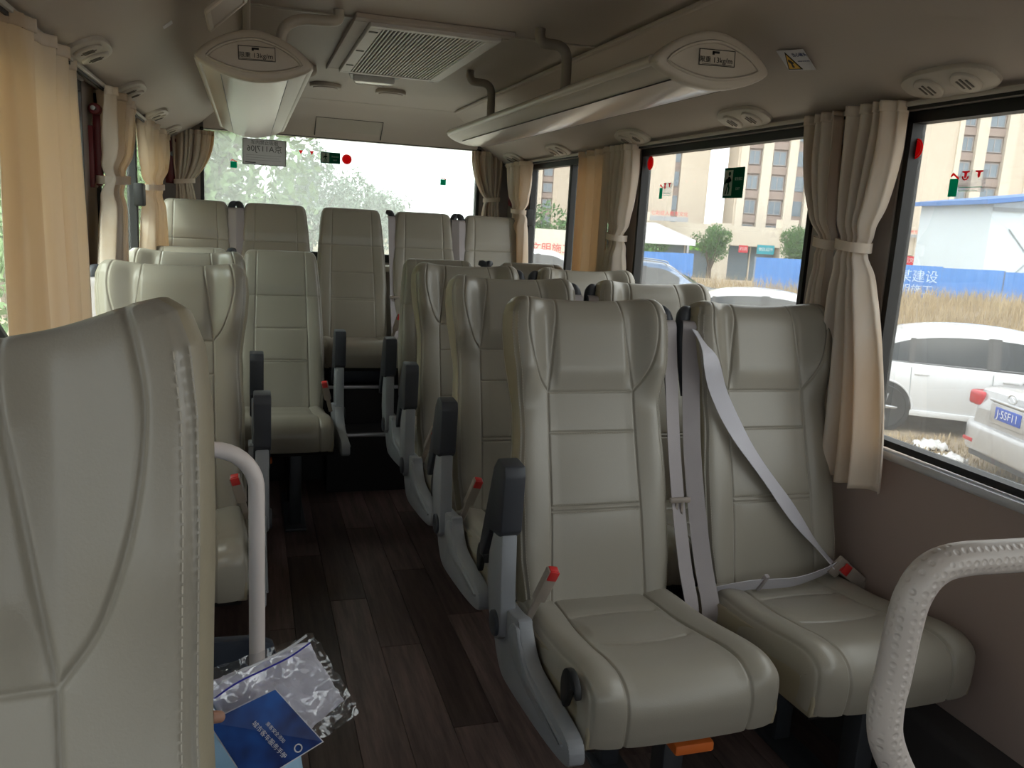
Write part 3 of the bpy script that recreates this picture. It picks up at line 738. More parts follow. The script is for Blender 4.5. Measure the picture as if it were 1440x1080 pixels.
# flap frame and sticker on the left cove
fp = empty('cove_flap', (-.055, 2.55, 1.90), label='open pale flap frame hanging from the cove beside the rack end cap', cat='flap')
bm = bmesh.new(); frame(bm, -.07, .07, -.13, .13, -.006, .006, .016, .016)
bmesh.ops.transform(bm, matrix=Matrix.Rotation(-.75, 4, 'Y'), verts=bm.verts); obj('flap_frame', frombm(bm), RACKM, fp)
bm = bmesh.new(); bx(bm, -.055, .055, -.115, .115, -.002, .002); bmesh.ops.transform(bm, matrix=Matrix.Rotation(-.75, 4, 'Y'), verts=bm.verts); obj('flap_panel', frombm(bm), CEIL, fp)
obj('hinge', tube([(.05, -.13, .055), (.05, .13, .055)], .006, 8), DARKP, fp)
sk = empty('ceiling_sticker', (-.20, 2.49, 1.822), label='tiny white paper sticker on the cove beside the flap frame', cat='sticker')
o = obj('paper', box(-.014, .014, -.018, .018, -.0006, .0006), PAPER, sk); o.rotation_euler = (0, -.66, 0)

# warning sign on the right cove
ws = empty('warning_sign', (1.385, 2.02, 1.831), label='white sticker with a yellow head-bump warning triangle on the cove', cat='sign')
SW = Matrix.Rotation(pi/2+.62, 4, 'Y') if False else None
def onplane(o, M): o.matrix_basis = M
# plate faces down and inward; local u = towards -y (image right), v = up the cove
nrm = Vector((-.60, 0, -.80)).normalized(); uu = Vector((0, -1, 0)); vv = nrm.cross(uu).normalized()
if vv.z < 0: vv = -vv
uu = vv.cross(nrm).normalized()
MW = Matrix((uu, vv, nrm)).transposed().to_4x4()
def setm(o, M, off=0): o.matrix_basis = M @ Matrix.Translation((0, 0, off)); return o
MW = MW @ Matrix.Rotation(-.18, 4, 'Z')
setm(obj('plate', box(-.05, .05, -.036, .036, -.0006, .0006), PAPER, ws), MW)
setm(obj('triangle_border', prism([(-.048, -.032), (.006, -.032), (-.021, .030)], 'z', 0, .001), INK, ws), MW, .0006)
setm(obj('triangle', prism([(-.042, -.0285), (.0, -.0285), (-.021, .022)], 'z', 0, .001), YELLOW, ws), MW, .0011)
setm(obj('figure', prism([(-.026, -.024), (-.017, -.024), (-.018, -.012), (-.010, -.008), (-.018, .002), (-.024, .006), (-.028, -.002), (-.023, -.010)], 'z', 0, .001), INK, ws), MW, .0016)
t = text('当心碰头', .0135, mat('blue_print', (.02, .04, .15), .6), ws, (0, 0, 0), (0, 0, 0)); t.matrix_basis = MW @ Matrix.Translation((.025, .018, .0008))
t = text('WATCH YOUR HEAD', .0045, MATS['blue_print'], ws, (0, 0, 0), (0, 0, 0)); t.matrix_basis = MW @ Matrix.Translation((.027, -.004, .0008))

# ------------------------------------------------------------------ stickers on the glass
def on_wall(side, y, z, off=.012):
    """matrix whose local x runs rightwards as seen from inside, y up, z into the bus"""
    x = XR+.008 if side > 0 else XL-.008
    n = Vector((-side, 0, 0)); v = Vector((0, 0, 1)); u = v.cross(n)
    M = Matrix((u, v, n)).transposed().to_4x4(); M.translation = Vector((x, y, z)); return M
def on_back(x, z):
    n = Vector((0, -1, 0)); v = Vector((0, 0, 1)); u = v.cross(n); M = Matrix((u, v, n)).transposed().to_4x4(); M.translation = Vector((x, YB+.008, z)); return M
def exit_sticker(M, w, h, label):
    r = empty('exit_sticker', M.translation, label=label, cat='exit sign', group='green exit stickers on the glass'); r.matrix_world = M
    obj('plate', box(-w/2, w/2, -h/2, h/2, -.0006, .0006), DGREEN, r)
    obj('pictogram_ground', box(-w*.46, -w*.06, -h*.42, h*.42, .0006, .0012), PGREEN, r)
    s = h; cx = -w*.27
    poly = [(cx-.14*s, -.38*s), (cx-.04*s, -.12*s), (cx+.02*s, -.02*s), (cx-.10*s, .02*s), (cx-.16*s, -.06*s), (cx-.2*s, -.02*s), (cx-.12*s, .12*s), (cx+.06*s, .16*s), (cx+.16*s, .04*s), (cx+.2*s, .08*s), (cx+.1*s, .2*s), (cx+.02*s, .2*s), (cx+.06*s, -.02*s), (cx+.14*s, -.16*s), (cx+.1*s, -.38*s), (cx+.04*s, -.38*s), (cx+.06*s, -.18*s), (cx-.02*s, -.1*s), (cx-.06*s, -.38*s)]
    obj('running_figure', prism(poly, 'z', .0012, .002), DGREEN, r); obj('figure_head', disc(.07*s, .0008, 'z', 14, (cx+.07*s, .30*s, .0016)), DGREEN, r)
    text('安全出口', w*.095, PGREEN, r, (w*.24, h*.12, .0008), (0, 0, 0)); text('EXIT', w*.10, PGREEN, r, (w*.24, -h*.2, .0008), (0, 0, 0))
exit_sticker(on_wall(1, 2.66, 1.545), .13, .105, 'green running-man exit sticker on the wide side window')
exit_sticker(on_back(.476, 1.68), .118, .066, 'green running-man exit sticker on the back window')
def reddot(M, r_, label, bm_=SRED):
    r = empty('red_sticker', M.translation, label=label, cat='sticker', group='round red stickers on the glass'); r.matrix_world = M
    obj('disc', disc(r_, .0012, 'z', 28), bm_, r); obj('ring', tube([(r_*.8*math.cos(a), r_*.8*math.sin(a), .0006) for a in np.linspace(0, 2*pi, 25)], .0008, 5, False), mat('red_ring', (.85, .2, .18), .5), r)
reddot(on_back(.575, 1.679), .030, 'round red sticker beside the exit sticker on the back window')
reddot(on_wall(1, 3.33, 1.642), .028, 'round red sticker at the window edge beside the tied middle curtain')
reddot(on_wall(1, 1.815, 1.61), .026, 'round red sticker half hidden by the nearest pair of curtains')
reddot(on_wall(-1, 2.80, 1.62), .03, 'round red sticker on the tree-side window below the rail')
def green_card(M, w, h, label, pict=1):
    r = empty('hammer_sticker', M.translation, label=label, cat='sticker', group='green and red hammer stickers on the glass'); r.matrix_world = M
    obj('green_block', box(-w/2, w/2, -h/2, h/2, -.0005, .0005), GREEN, r)
    obj('hammer_mark', prism([(-w*.45, h*.68), (-w*.2, h*.85), (w*.55, h*.55), (w*.5, h*.44), (-w*.1, h*.70), (-w*.4, h*.6)], 'z', 0, .001), SRED, r)
    if pict:
        obj('film', box(w*.6, w*3.6, -h*.25, h*.95, -.0005, .0), FILM, r)
        for k, cx in enumerate((w*1.25, w*2.75)):
            p = obj('glass_mark', prism([(cx-w*.4, h*.92), (cx+w*.4, h*.92), (cx+w*.4, h*.84), (cx+w*.15, h*.82), (cx+w*.12, h*.6), (cx, h*.52), (cx-w*.12, h*.6), (cx-w*.15, h*.82), (cx-w*.4, h*.84)], 'z', .0, .001), SRED, r)
        obj('arc_mark', tube([(w*1.25+w*.3*math.cos(a), h*.62+w*.3*math.sin(a), .0005) for a in np.linspace(pi, 2*pi, 12)], .0016, 5), SRED, r)
        obj('green_line', box(w*.7, w*3.3, h*.0, h*.03, 0, .0008), GREEN, r); obj('green_line', box(w*.7, w*2.8, -h*.2, -h*.18, 0, .0008), GREEN, r)
green_card(on_wall(1, 1.672, 1.51), .026, .042, 'green emergency hammer sticker on the window nearest the grab rail')
green_card(on_wall(1, 3.21, 1.515), .026, .044, 'green emergency hammer sticker on the window by the round red sticker')
green_card(on_back(-.085, 1.60), .036, .036, 'green hammer sticker on the back window in front of the big tree', 0)
green_card(on_back(1.183, 1.582), .036, .036, 'green hammer sticker on the back window near the gathered curtain', 0)
nt = empty('window_notice', (0, 0, 0), label='framed white paper notice stuck on the back window', cat='notice'); nt.matrix_world = on_back(.09, 1.683)
obj('sheet', box(-.125, .125, -.075, .075, -.0006, .0006), TPAPER, nt)
bm = bmesh.new(); frame(bm, -.125, .125, -.075, .075, .0, .0015, .004, .004)
obj('border', frombm(bm), mat('grey_ink', (.08, .08, .08), .7), nt)
text('车内禁止吸烟', .026, MATS['grey_ink'], nt, (0, .053, .001), (0, 0, 0)); text('京A117J06', .046, MATS['grey_ink'], nt, (0, .018, .001), (0, 0, 0)).scale = (-1, 1, 1)
bm = bmesh.new()
for k, (wd) in enumerate((.2, .19, .2)): bx(bm, -.105, -.105+wd, -.018-k*.014-.001, -.018-k*.014, .0004, .0012)
bx(bm, -.11, -.05, -.065, -.059, .0004, .0012); obj('print_lines', frombm(bm), MATS['grey_ink'], nt)
rk = empty('red_marks_sticker', (0, 0, 0), label='two small red marks stuck on the back window beside the notice', cat='sticker'); rk.matrix_world = on_back(.33, 1.70)
for x in (-.03, .035): obj('mark', prism([(x-.012, .012), (x+.012, .012), (x+.004, -.004), (x, -.012), (x-.004, -.004)], 'z', 0, .001), SRED, rk)

# emergency hammers
def hammer(M, label):
    r = empty('emergency_hammer', M.translation, label=label, cat='hammer', group='red emergency hammers on the pillars'); r.matrix_world = M
    obj('holder', prism([(-.03, -.13), (.03, -.13), (.033, .06), (-.033, .06)], 'z', 0, .022, .004), MAROON, r)
    obj('handle', prism(spline([(-.014, -.11), (.014, -.11), (.017, .0), (.014, .10), (-.014, .10), (-.017, 0)], 4, True), 'z', .018, .042, .006, 2), MAROON, r)
    obj('head', disc(.018, .10, 'x', 18, (0, .11, .03), .005), MAROON, r); obj('tip', disc(.007, .03, 'x', 10, (-.06, .11, .03)), STEEL, r)
    obj('seal', disc(.013, .01, 'z', 18, (.012, .035, .045), .002), mat('seal_grey', (.3, .33, .33), .4), r)
    text('安全锤', .018, HAMMERW, r, (.024, -.05, .023), (0, 0, pi/2))
hammer(on_wall(1, 1.985, 1.53), 'red emergency hammer on the pillar between the nearest pair of curtains')
hammer(on_wall(1, 3.505, 1.50), 'red emergency hammer glimpsed between the middle curtains')
hammer(on_wall(1, 5.24, 1.58), 'red emergency hammer on the rear pillar above the posted card')
hammer(on_back(-.43, 1.60), 'red emergency hammer in the rear corner by the tree-side curtains')
hammer(on_wall(-1, 3.03, 1.53), 'red emergency hammer on the tree-side pillar')
pc = empty('posted_card', (0, 0, 0), label='small white card posted on the rear pillar', cat='card'); pc.matrix_world = on_wall(1, 5.24, 1.41)
pc.matrix_world = Matrix.Translation((-.014, 0, 0)) @ pc.matrix_world
obj('card', box(-.05, .05, -.045, .045, -.001, .001), PAPER, pc); text('请系好', .02, INK, pc, (0, .012, .0012), (0, 0, 0)); text('安全带', .02, INK, pc, (0, -.014, .0012), (0, 0, 0))

# ------------------------------------------------------------------ curtains
def curtain(axis, c, top, zt, zb, tie, bot, nple, amp, label, sgn=1, seed=0, flap=False):
    """axis 'y': hangs in a plane x=c and runs along y. top=(a,b), bot=(a,b), tie=(a,b,z) or None"""
    r = empty('curtain', (0, 0, 0), label=label, cat='curtain', group='cream window curtains')
    NS, NR = 140, 70
    s = np.linspace(0, 1, NS)[None, :]; q = np.linspace(0, 1, NR)[:, None]
    z = zt+(zb-zt)*q+0*s
    A0, A1 = top; B0, B1 = bot
    if tie:
        ta, tb, tz = tie; qt = (tz-zt)/(zb-zt)
        u1 = np.clip(q/qt, 0, 1); u2 = np.clip((q-qt)/(1-qt), 0, 1)
        k1 = u1**2.2; k2 = 1-(1-u2)**1.7
        lo = np.where(q < qt, A0+(ta-A0)*k1, ta+(B0-ta)*k2); hi = np.where(q < qt, A1+(tb-A1)*k1, tb+(B1-tb)*k2)
        near = np.exp(-((q-qt)/.07)**2)
        dep = amp*(1-.45*near)
    else:
        lo = A0+(B0-A0)*q; hi = A1+(B1-A1)*q; dep = amp*(.75+.35*q); near = 0*q
    rs = np.random.RandomState(seed+11); ph = rs.rand()*6.28
    warp = s+.035*np.sin(2*pi*s*2.3+ph)+.02*np.sin(2*pi*s*5.1+2*ph)
    warp = (warp-warp.min())/(warp.max()-warp.min())
    along = lo+(hi-lo)*warp
    fold = np.sin(2*pi*nple*s+ph+.5*np.sin(3*q+ph))+.35*np.sin(2*pi*nple*2.1*s+2*ph+1.2*q)
    fine = .25*np.sin(2*pi*nple*3.3*s+ph)*(1-sst(0, .12, q))
    off = dep*(fold+fine)*.5+.008*near*np.sin(60*q)
    along = along+.25*dep*np.cos(2*pi*nple*s+ph)*(hi-lo)/np.maximum(np.abs(hi-lo), .05)*.6
    if axis == 'y': P = np.stack([c+off*sgn, along, z+.004*np.sin(2*pi*nple*s)*(q > .98)], -1)
    else: P = np.stack([along, c+off*sgn, z+0*s], -1)
    me = npmesh([gridmesh(P)], None); smooth(me, None)
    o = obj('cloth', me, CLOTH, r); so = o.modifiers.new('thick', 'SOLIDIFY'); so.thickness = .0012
    # gathered heading tape
    hd = P[:3].copy(); hz = np.linspace(zt+.012, zt-.014, 5)[:, None]
    H = np.repeat(P[0][None], 5, 0).copy(); H[:, :, 2] = hz
    ai = 0 if axis == 'y' else 1; H[:, :, ai] += sgn*-.0035+rs.randn(1, NS)*.0012
    o = obj('heading_tape', npmesh([gridmesh(H)], None), CLOTH, r); so = o.modifiers.new('thick', 'SOLIDIFY'); so.thickness = .0015
    if tie:
        ta, tb, tz = tie; m = (ta+tb)/2; hw = abs(tb-ta)/2+.012
        ring = []
        for a in np.linspace(0, 2*pi, 25):
            u, v = hw*math.cos(a), (amp*.62+.012)*math.sin(a)
            ring.append((c+v, m+u, tz+.006*math.cos(a)) if axis == 'y' else (m+u, c+v, tz+.006*math.cos(a)))
        o = obj('tie_band', ribbon(ring, (0, 0, 1), .026, .004), CLOTH, r)
    return r
CX = 1.565
curtain('y', CX, (2.185, 2.025), 1.705, .74, (2.055, 2.0, 1.36), (2.09, 1.97), 3.5, .045, 'cream curtain tied back, rear half of the pair beside the red hammer', seed=1)
curtain('y', CX-.012, (1.962, 1.795), 1.708, .725, (1.945, 1.868, 1.358), (1.955, 1.70), 3.6, .05, 'cream curtain with flared pale skirt, front half of the pair beside the red hammer', seed=2)
curtain('y', CX, (3.97, 3.60), 1.705, .75, None, (3.93, 3.58), 3.5, .045, 'untied cream curtain hanging straight over the sliding window', seed=3)
curtain('y', CX-.01, (3.575, 3.335), 1.705, .75, (3.50, 3.41, 1.325), (3.64, 3.34), 4.5, .05, 'cream curtain tied back beside the untied curtain over the sliding window', seed=4)
curtain('y', CX-.01, (5.13, 4.76), 1.70, .75, (4.97, 4.83, 1.425), (5.29, 4.73), 5, .055, 'cream curtain tied back at the rear end of the side windows', seed=5)
curtain('x', YB-.05, (1.355, 1.55), 1.775, .8, (1.45, 1.535, 1.49), (1.38, 1.56), 7, .04, 'cream curtain gathered at the back window beside the posted card', seed=6)
curtain('x', YB-.05, (-.415, -.185), 1.765, .8, (-.40, -.31, 1.485), (-.40, -.22), 7, .04, 'cream curtain gathered at the back window by the big tree', seed=7)
CLX = XL+.05
curtain('y', CLX, (4.06, 5.05), 1.70, .75, (4.2, 4.6, 1.43), (3.9, 5.0), 5, .05, 'cream curtain tied back on the tree side nearest the rear bench', sgn=-1, seed=8)
curtain('y', CLX, (2.98, 3.62), 1.70, .75, (2.97, 3.3, 1.43), (2.72, 3.32), 5, .055, 'cream curtain tied back on the tree-side pillar', sgn=-1, seed=9)
curtain('y', CLX, (1.84, 2.50), 1.70, .75, None, (1.84, 2.54), 3.5, .045, 'wide untied cream curtain glowing over the tree-side window', sgn=-1, seed=10)

# ------------------------------------------------------------------ poles, rail and partition panel
pole = empty('grab_pole', (.011, 1.5, 0), label='smooth ivory grab pole bending over the dark partition panel', cat='pole')
IV2 = mat('ivory_pole_paint', (.76, .67, .63), .4)
P_ = [(0, 0, 0), (0, 0, .5), (0, 0, .86)]+[(-.075+.075*math.cos(a), 0, .875+.075*math.sin(a)) for a in np.linspace(.1, pi/2, 9)]+[(-.2, 0, .952), (-.485, 0, .952)]
obj('tube', tube(P_, .0145, 20), IV2, pole); obj('flange', disc(.035, .012, 'z', 24, (0, 0, .006), .003), STEEL, pole); obj('flange', disc(.035, .012, 'x', 24, (-.482, 0, .952), .003), STEEL, pole)
pn = empty('partition_panel', (-.21, 1.555, 0), label='low navy partition panel behind the ivory grab pole', cat='panel')
obj('board', prism(spline([(-.26, .06), (.22, .06), (.255, .09), (.262, .3), (.262, .5), (.25, .545), (.22, .558), (-.26, .57)], 1, True), 'y', -.012, .012, .004), NAVY, pn)
for x in (-.15, .14): obj('bracket', box(x-.02, x+.02, -.012, .012, 0, .08), DSTEEL, pn)
rail = empty('grab_rail', (.63, .62, 0), label='dimpled ivory grab rail bending down before the front double seat', cat='rail')
s_ = .62/.7
R_ = [(1.615, .62, 1.056), (1.0, .62, 1.062), (.868*s_, .62, 1.063), (.775*s_, .62, 1.064), (.735*s_, .62, 1.055), (.714*s_, .62, 1.03), (.707*s_, .62, .995), (.703*s_, .62, .94), (.700*s_, .62, .915), (.704*s_, .62, .88), (.722*s_, .62, .845), (.756*s_, .62, .80), (.80*s_, .62, .74), (.84, .62, .66), (.86, .62, .55), (.86, .62, 0)]
R_ = [(p[0]-.63, p[1]-.62, p[2]) for p in R_]
def mat_dimple():
    m = bpy.data.materials.new('dimpled_ivory_sleeve'); N, L = nodes(m); b = N['Principled BSDF']
    b.inputs['Base Color'].default_value = (.56, .50, .46, 1); b.inputs['Roughness'].default_value = .33
    tc = N.new('ShaderNodeTexCoord'); v = N.new('ShaderNodeTexVoronoi'); v.inputs['Scale'].default_value = 105; v.inputs['Randomness'].default_value = .12
    L.new(tc.outputs['Object'], v.inputs['Vector']); bp = N.new('ShaderNodeBump'); bp.inputs['Strength'].default_value = .55; bp.inputs['Distance'].default_value = .002
    rp = N.new('ShaderNodeValToRGB'); rp.color_ramp.elements[0].position = .2; rp.color_ramp.elements[1].position = .42
    L.new(v.outputs['Distance'], rp.inputs[0]); L.new(rp.outputs[0], bp.inputs['Height']); L.new(bp.outputs[0], b.inputs['Normal']); return m
obj('tube', tube(spline(R_, 5), .0175, 20), mat_dimple(), rail)
obj('flange', disc(.038, .012, 'z', 24, (.23, 0, .006), .003), STEEL, rail); obj('flange', disc(.038, .012, 'x', 24, (.982, 0, 1.056), .003), STEEL, rail)

# ------------------------------------------------------------------ seated person, plastic bag, booklet
SKIN = mat('skin', (.42, .22, .15), .5, sub=.1); SHIRT = mat('light_blue_shirt', (.30, .48, .66), .8, bump=.2, bscale=200); DENIM = mat('pale_blue_trousers', (.32, .50, .66), .85, bump=.3, bscale=300); HAIR = mat('black_hair', (.012, .01, .009), .5)
per = empty('person', (-.320, 1.137, .004), label='seated person in pale blue clothes holding out a plastic bag', cat='person')
def skinbody():
    V = [(.0, 0, .50), (.0, 0, .66), (-.005, -.01, .82), (-.01, -.02, .93), (-.02, -.02, 1.0), (-.03, -.02, 1.07), (-.035, -.02, 1.15), (-.03, -.02, 1.20)]
    rad = [.13, .125, .13, .11, .05, .05, .085, .06]
    Ed = [(i, i+1) for i in range(7)]
    def chain(root, pts, rs):
        last = root
        for p, r in zip(pts, rs):
            V.append(p); rad.append(r); Ed.append((last, len(V)-1)); last = len(V)-1
        return last
    for s in (-1, 1):
        chain(0, [(.05, s*.09, .50), (.20, s*.10, .51), (.355, s*.09, .53), (.35, s*.09, .30), (.33, s*.09, .10), (.36, s*.09, .05), (.46, s*.10, .035)], [.085, .078, .062, .05, .038, .04, .03])
    # near arm: shoulder, elbow, wrist, palm
    w = chain(3, [(-.04, -.17, .92), (.02, -.22, .72), (.13, -.20, .72), (.222, -.175, .750), (.246, -.168, .758)], [.055, .042, .034, .022, .022])
    for k, (dy, ln) in enumerate(((-.022, .05), (-.008, .058), (.008, .055), (.020, .045))):
        chain(w, [(.262, -.140+dy, .748+.004*k), (.272, -.105+dy, .735), (.268, -.085+dy, .715)], [.0085, .0078, .0065])
    chain(w, [(.258, -.186, .772), (.274, -.186, .773), (.290, -.180, .768)], [.0095, .0088, .007])
    w2 = chain(3, [(-.06, .14, .92), (.0, .17, .70), (.14, .12, .62), (.20, .10, .625)], [.055, .042, .032, .024])
    for k, dy in enumerate((-.02, -.007, .007, .02)):
        chain(w2, [(.235, .10+dy, .628), (.265, .10+dy, .615)], [.0085, .0075])
    chain(w2, [(.205, .065, .625), (.23, .05, .617)], [.0095, .008])
    me = bpy.data.meshes.new('body'); me.from_pydata(V, Ed, [])
    o = bpy.data.objects.new('body', me); COL.objects.link(o)
    sk = o.modifiers.new('skin', 'SKIN')
    for i, v in enumerate(me.skin_vertices[0].data): v.radius = (rad[i], rad[i]); v.use_root = (i == 0)
    sb = o.modifiers.new('sub', 'SUBSURF'); sb.levels = sb.render_levels = 2
    dg = bpy.context.evaluated_depsgraph_get(); dg.update(); me2 = bpy.data.meshes.new_from_object(o.evaluated_get(dg)); bpy.data.objects.remove(o)
    me2.materials.clear()
    for m in (SKIN, SHIRT, DENIM): me2.materials.append(m)
    for p in me2.polygons:
        c = p.center; i = 1
        if c.z > 1.0: i = 0
        elif c.z < .60 and not (c.y < -.15 and c.x > .1): i = 2
        if c.x > .225 and (c.y < -.14) and c.z > .66: i = 0
        if c.x > .165 and .03 < c.y < .14 and c.z > .60: i = 0
        p.material_index = i
    smooth(me2, None); return me2
body = obj('body', skinbody(), None, per)
hp = []
for a in range(11):
    th = a/10*pi*.62
    hp.append([(-.045+.098*math.sin(th)*math.cos(b), -.02+.088*math.sin(th)*math.sin(b), 1.155+.105*math.cos(th)) for b in np.linspace(0, 2*pi, 25)])
obj('hair', npmesh([gridmesh(np.array(hp))], None), HAIR, per)
obj('nose', tube([(.045, -.02, 1.165), (.068, -.02, 1.135), (.05, -.02, 1.125)], [.008, .012, .008], 8), SKIN, per)
for s in (-1, 1):
    obj('eye', disc(.009, .006, 'x', 12, (.047, -.02+s*.03, 1.162)), INK, per); obj('ear', disc(.022, .014, 'y', 14, (-.035, -.02+s*.085, 1.145), .004), SKIN, per)
obj('mouth', box(.045, .052, -.04, 0, 1.095, 1.101, .002), mat('lips', (.35, .12, .1), .5), per)
bench = empty('fold_seat', (-.29, 1.17, 0), label='small padded fold-down seat under the seated person', cat='seat')
obj('pad', box(-.18, .16, -.22, .22, .36, .42, .02, 3), VINYL, bench); obj('support', box(-.18, -.06, -.18, .18, 0, .36, .006), DSTEEL, bench)

bag = empty('plastic_bag', (.03, 1.0, .74), label='clear crumpled plastic bag with white cloth, held over the aisle', cat='bag')
def bilin(c, nu, nv, nz, off, seed):
    c = [np.array(p) for p in c]; P = np.zeros((nv, nu, 3)); n = np.cross(c[1]-c[0], c[3]-c[0]); n /= np.linalg.norm(n)
    for j in range(nv):
        for i in range(nu):
            u, v = i/(nu-1), j/(nv-1); p = (c[0]*(1-u)+c[1]*u)*(1-v)+(c[3]*(1-u)+c[2]*u)*v
            e = min(u, 1-u, v, 1-v)
            h = mnoise.noise(Vector((u*5+seed, v*5, seed)))*nz+mnoise.noise(Vector((u*13, v*13+seed, 2)))*nz*.5
            P[j, i] = p+n*(h+off*min(1, e*5)) + np.array([mnoise.noise(Vector((u*9, v*9, seed+5)))*nz*.4, 0, mnoise.noise(Vector((u*9+4, v*9, seed+5)))*nz*.4])
    return P-np.array((.03, 1.0, .74))
cor = [(-.062, 1.02, .782), (.082, 1.055, .806), (.136, 1.0, .728), (.02, .955, .655)]
cb = [(-.062, 1.06, .775), (.082, 1.09, .80), (.136, 1.03, .72), (.02, 1.0, .645)]
cor2 = [cor[0], cor[1], cor[2], (.0, .95, .672)]
o = obj('film', npmesh([gridmesh(bilin(cor2, 40, 30, .010, .006, 1)), gridmesh(bilin(cb, 40, 30, .010, -.006, 3))], None), FILM, bag)
wc = [(-.060, 1.035, .772), (.074, 1.068, .797), (.118, 1.02, .735), (.0, .985, .665)]
o = obj('white_cloth', npmesh([gridmesh(bilin(wc, 34, 26, .008, .003, 7))], None), mat('white_cotton', (.82, .80, .88), .8), bag); so = o.modifiers.new('t', 'SOLIDIFY'); so.thickness = .006
BLU = mat('blue_zip_line', (.03, .03, .35), .5)
zl = [np.array(p)-np.array((.03, 1.0, .74)) for p in ((-.056, 1.012, .755), (-.02, 1.02, .776), (.02, 1.03, .788), (.05, 1.04, .796), (.075, 1.045, .81))]
obj('zip_line', tube(spline(zl, 6), .0012, 6), BLU, bag)
zl2 = [p+np.array((-.004, .006, .008)) for p in zl]; obj('zip_edge', tube(spline(zl2, 6), .0016, 6), PAPER, bag)
bkc = [np.array(p) for p in ((-.050, .985, .749), (.029, 1.005, .771), (.086, .975, .709), (-.002, .942, .684))]
def mat_cover():
    m = bpy.data.materials.new('blue_booklet_cover'); N, L = nodes(m); b = N['Principled BSDF']
    tc = N.new('ShaderNodeTexCoord'); n = N.new('ShaderNodeTexNoise'); n.inputs['Scale'].default_value = 22; L.new(tc.outputs['Object'], n.inputs['Vector'])
    rp = N.new('ShaderNodeValToRGB'); rp.color_ramp.elements[0].color = (.004, .02, .12, 1); rp.color_ramp.elements[1].color = (.01, .10, .42, 1); rp.color_ramp.elements[0].position = .35; rp.color_ramp.elements[1].position = .7
    L.new(n.outputs['Fac'], rp.inputs[0]); L.new(rp.outputs[0], b.inputs['Base Color']); b.inputs['Roughness'].default_value = .3; return m
book = empty('booklet', tuple(bkc[0]), label='blue printed booklet lying on the plastic bag', cat='booklet')
U = Vector(bkc[1]-bkc[0]); Vv = Vector(bkc[3]-bkc[0]); Nn = U.cross(Vv).normalized()
if Nn.y > 0: Nn = -Nn
q = [Vector((0, 0, 0)), U, Vector(bkc[2]-bkc[0]), Vv]
def slab(q, n, t):
    bm = bmesh.new(); a = [bm.verts.new(p) for p in q]; b = [bm.verts.new(p+n*t) for p in q]
    bm.faces.new(a); bm.faces.new(b)
    for i in range(4): bm.faces.new((a[i], a[(i+1) % 4], b[(i+1) % 4], b[i]))
    return frombm(bm, None)
cen = sum(q, Vector())/4
obj('pages', slab([cen+(p-cen)*1.03 for p in q], Nn, .003), PAPER, book)
cv = obj('cover', slab([p+Nn*.0031 for p in q], Nn, .0008), mat_cover(), book)
xu = (q[2]-q[1]).normalized(); yu = (q[1]-q[0]).normalized(); yu = (yu-xu*yu.dot(xu)).normalized(); zu = xu.cross(yu)
if zu.dot(Nn) < 0: yu = -yu; zu = xu.cross(yu)
Mt = Matrix((xu, yu, zu)).transposed().to_4x4()
def bt(s, size, u, v):
    t = text(s, size, PAPER, cv, (0, 0, 0), (0, 0, 0)); c = q[0].lerp(q[1], u).lerp(q[3].lerp(q[2], u), v)+Nn*.0045
    M = Mt.copy(); M.translation = c; t.matrix_basis = M
bt('城市客车服务手册', .0075, .50, .60); bt('乘客安全须知', .0055, .62, .55)
ccr = q[0].lerp(q[1], .72).lerp(q[3].lerp(q[2], .72), .90)+Nn*.0042
ring = [ccr+(xu*math.cos(a)+yu*math.sin(a))*.0045 for a in np.linspace(0, 2*pi, 20)]; obj('round_logo', tube(ring, .0009, 5, False), PAPER, cv)

#EXTERIOR
# ------------------------------------------------------------------ outside
GZ = -1.2
er = Vector((math.cos(YAW), -math.sin(YAW), 0)); eh = Vector((math.sin(YAW), math.cos(YAW), 0))
def E(a, b, z): return er*a+eh*b+Vector((0, 0, z))
def hgt(x, y):
    a = x*er.x+y*er.y; b = x*eh.x+y*eh.y
    k = float(sst(20.5, 26.0, b+.4*math.sin(a*.5)))*float(sst(1.5, 5, a))*float(1-sst(31, 40, b))
    return GZ+k*.85+.05*mnoise.noise(Vector((x*.8, y*.8, 0)))-float(sst(31, 42, b))*1.8*float(sst(2, 6, a))
def gmat():
    m = bpy.data.materials.new('dry_earth'); N, L = nodes(m); b = N['Principled BSDF']; tc = N.new('ShaderNodeTexCoord')
    n = N.new('ShaderNodeTexNoise'); n.inputs['Scale'].default_value = 1.6; n.inputs['Detail'].default_value = 12; n.inputs['Roughness'].default_value = .75
    L.new(tc.outputs['Object'], n.inputs['Vector']); rp = N.new('ShaderNodeValToRGB')
    rp.color_ramp.elements[0].position = .35; rp.color_ramp.elements[0].color = (.19, .145, .10, 1); rp.color_ramp.elements[1].position = .65; rp.color_ramp.elements[1].color = (.40, .32, .22, 1)
    L.new(n.outputs['Fac'], rp.inputs[0]); L.new(rp.outputs[0], b.inputs['Base Color']); b.inputs['Roughness'].default_value = .95; return m
n_ = 150; gx = np.linspace(-60, 90, n_); gy = np.linspace(-40, 110, n_)
gx = np.sign(gx)*np.abs(gx/90)**1.8*90; gy = np.sign(gy)*np.abs(gy/110)**1.6*110
P = np.array([[(x, y, hgt(x, y)) for x in gx] for y in gy])
tag(obj('ground', npmesh([gridmesh(P)], None), gmat()), kind='structure')
far = tag(obj('ground_far', box(-260, 260, -60, 320, -3.2, -3.05), mat('far_ground', (.3, .28, .22), .95)), kind='structure')
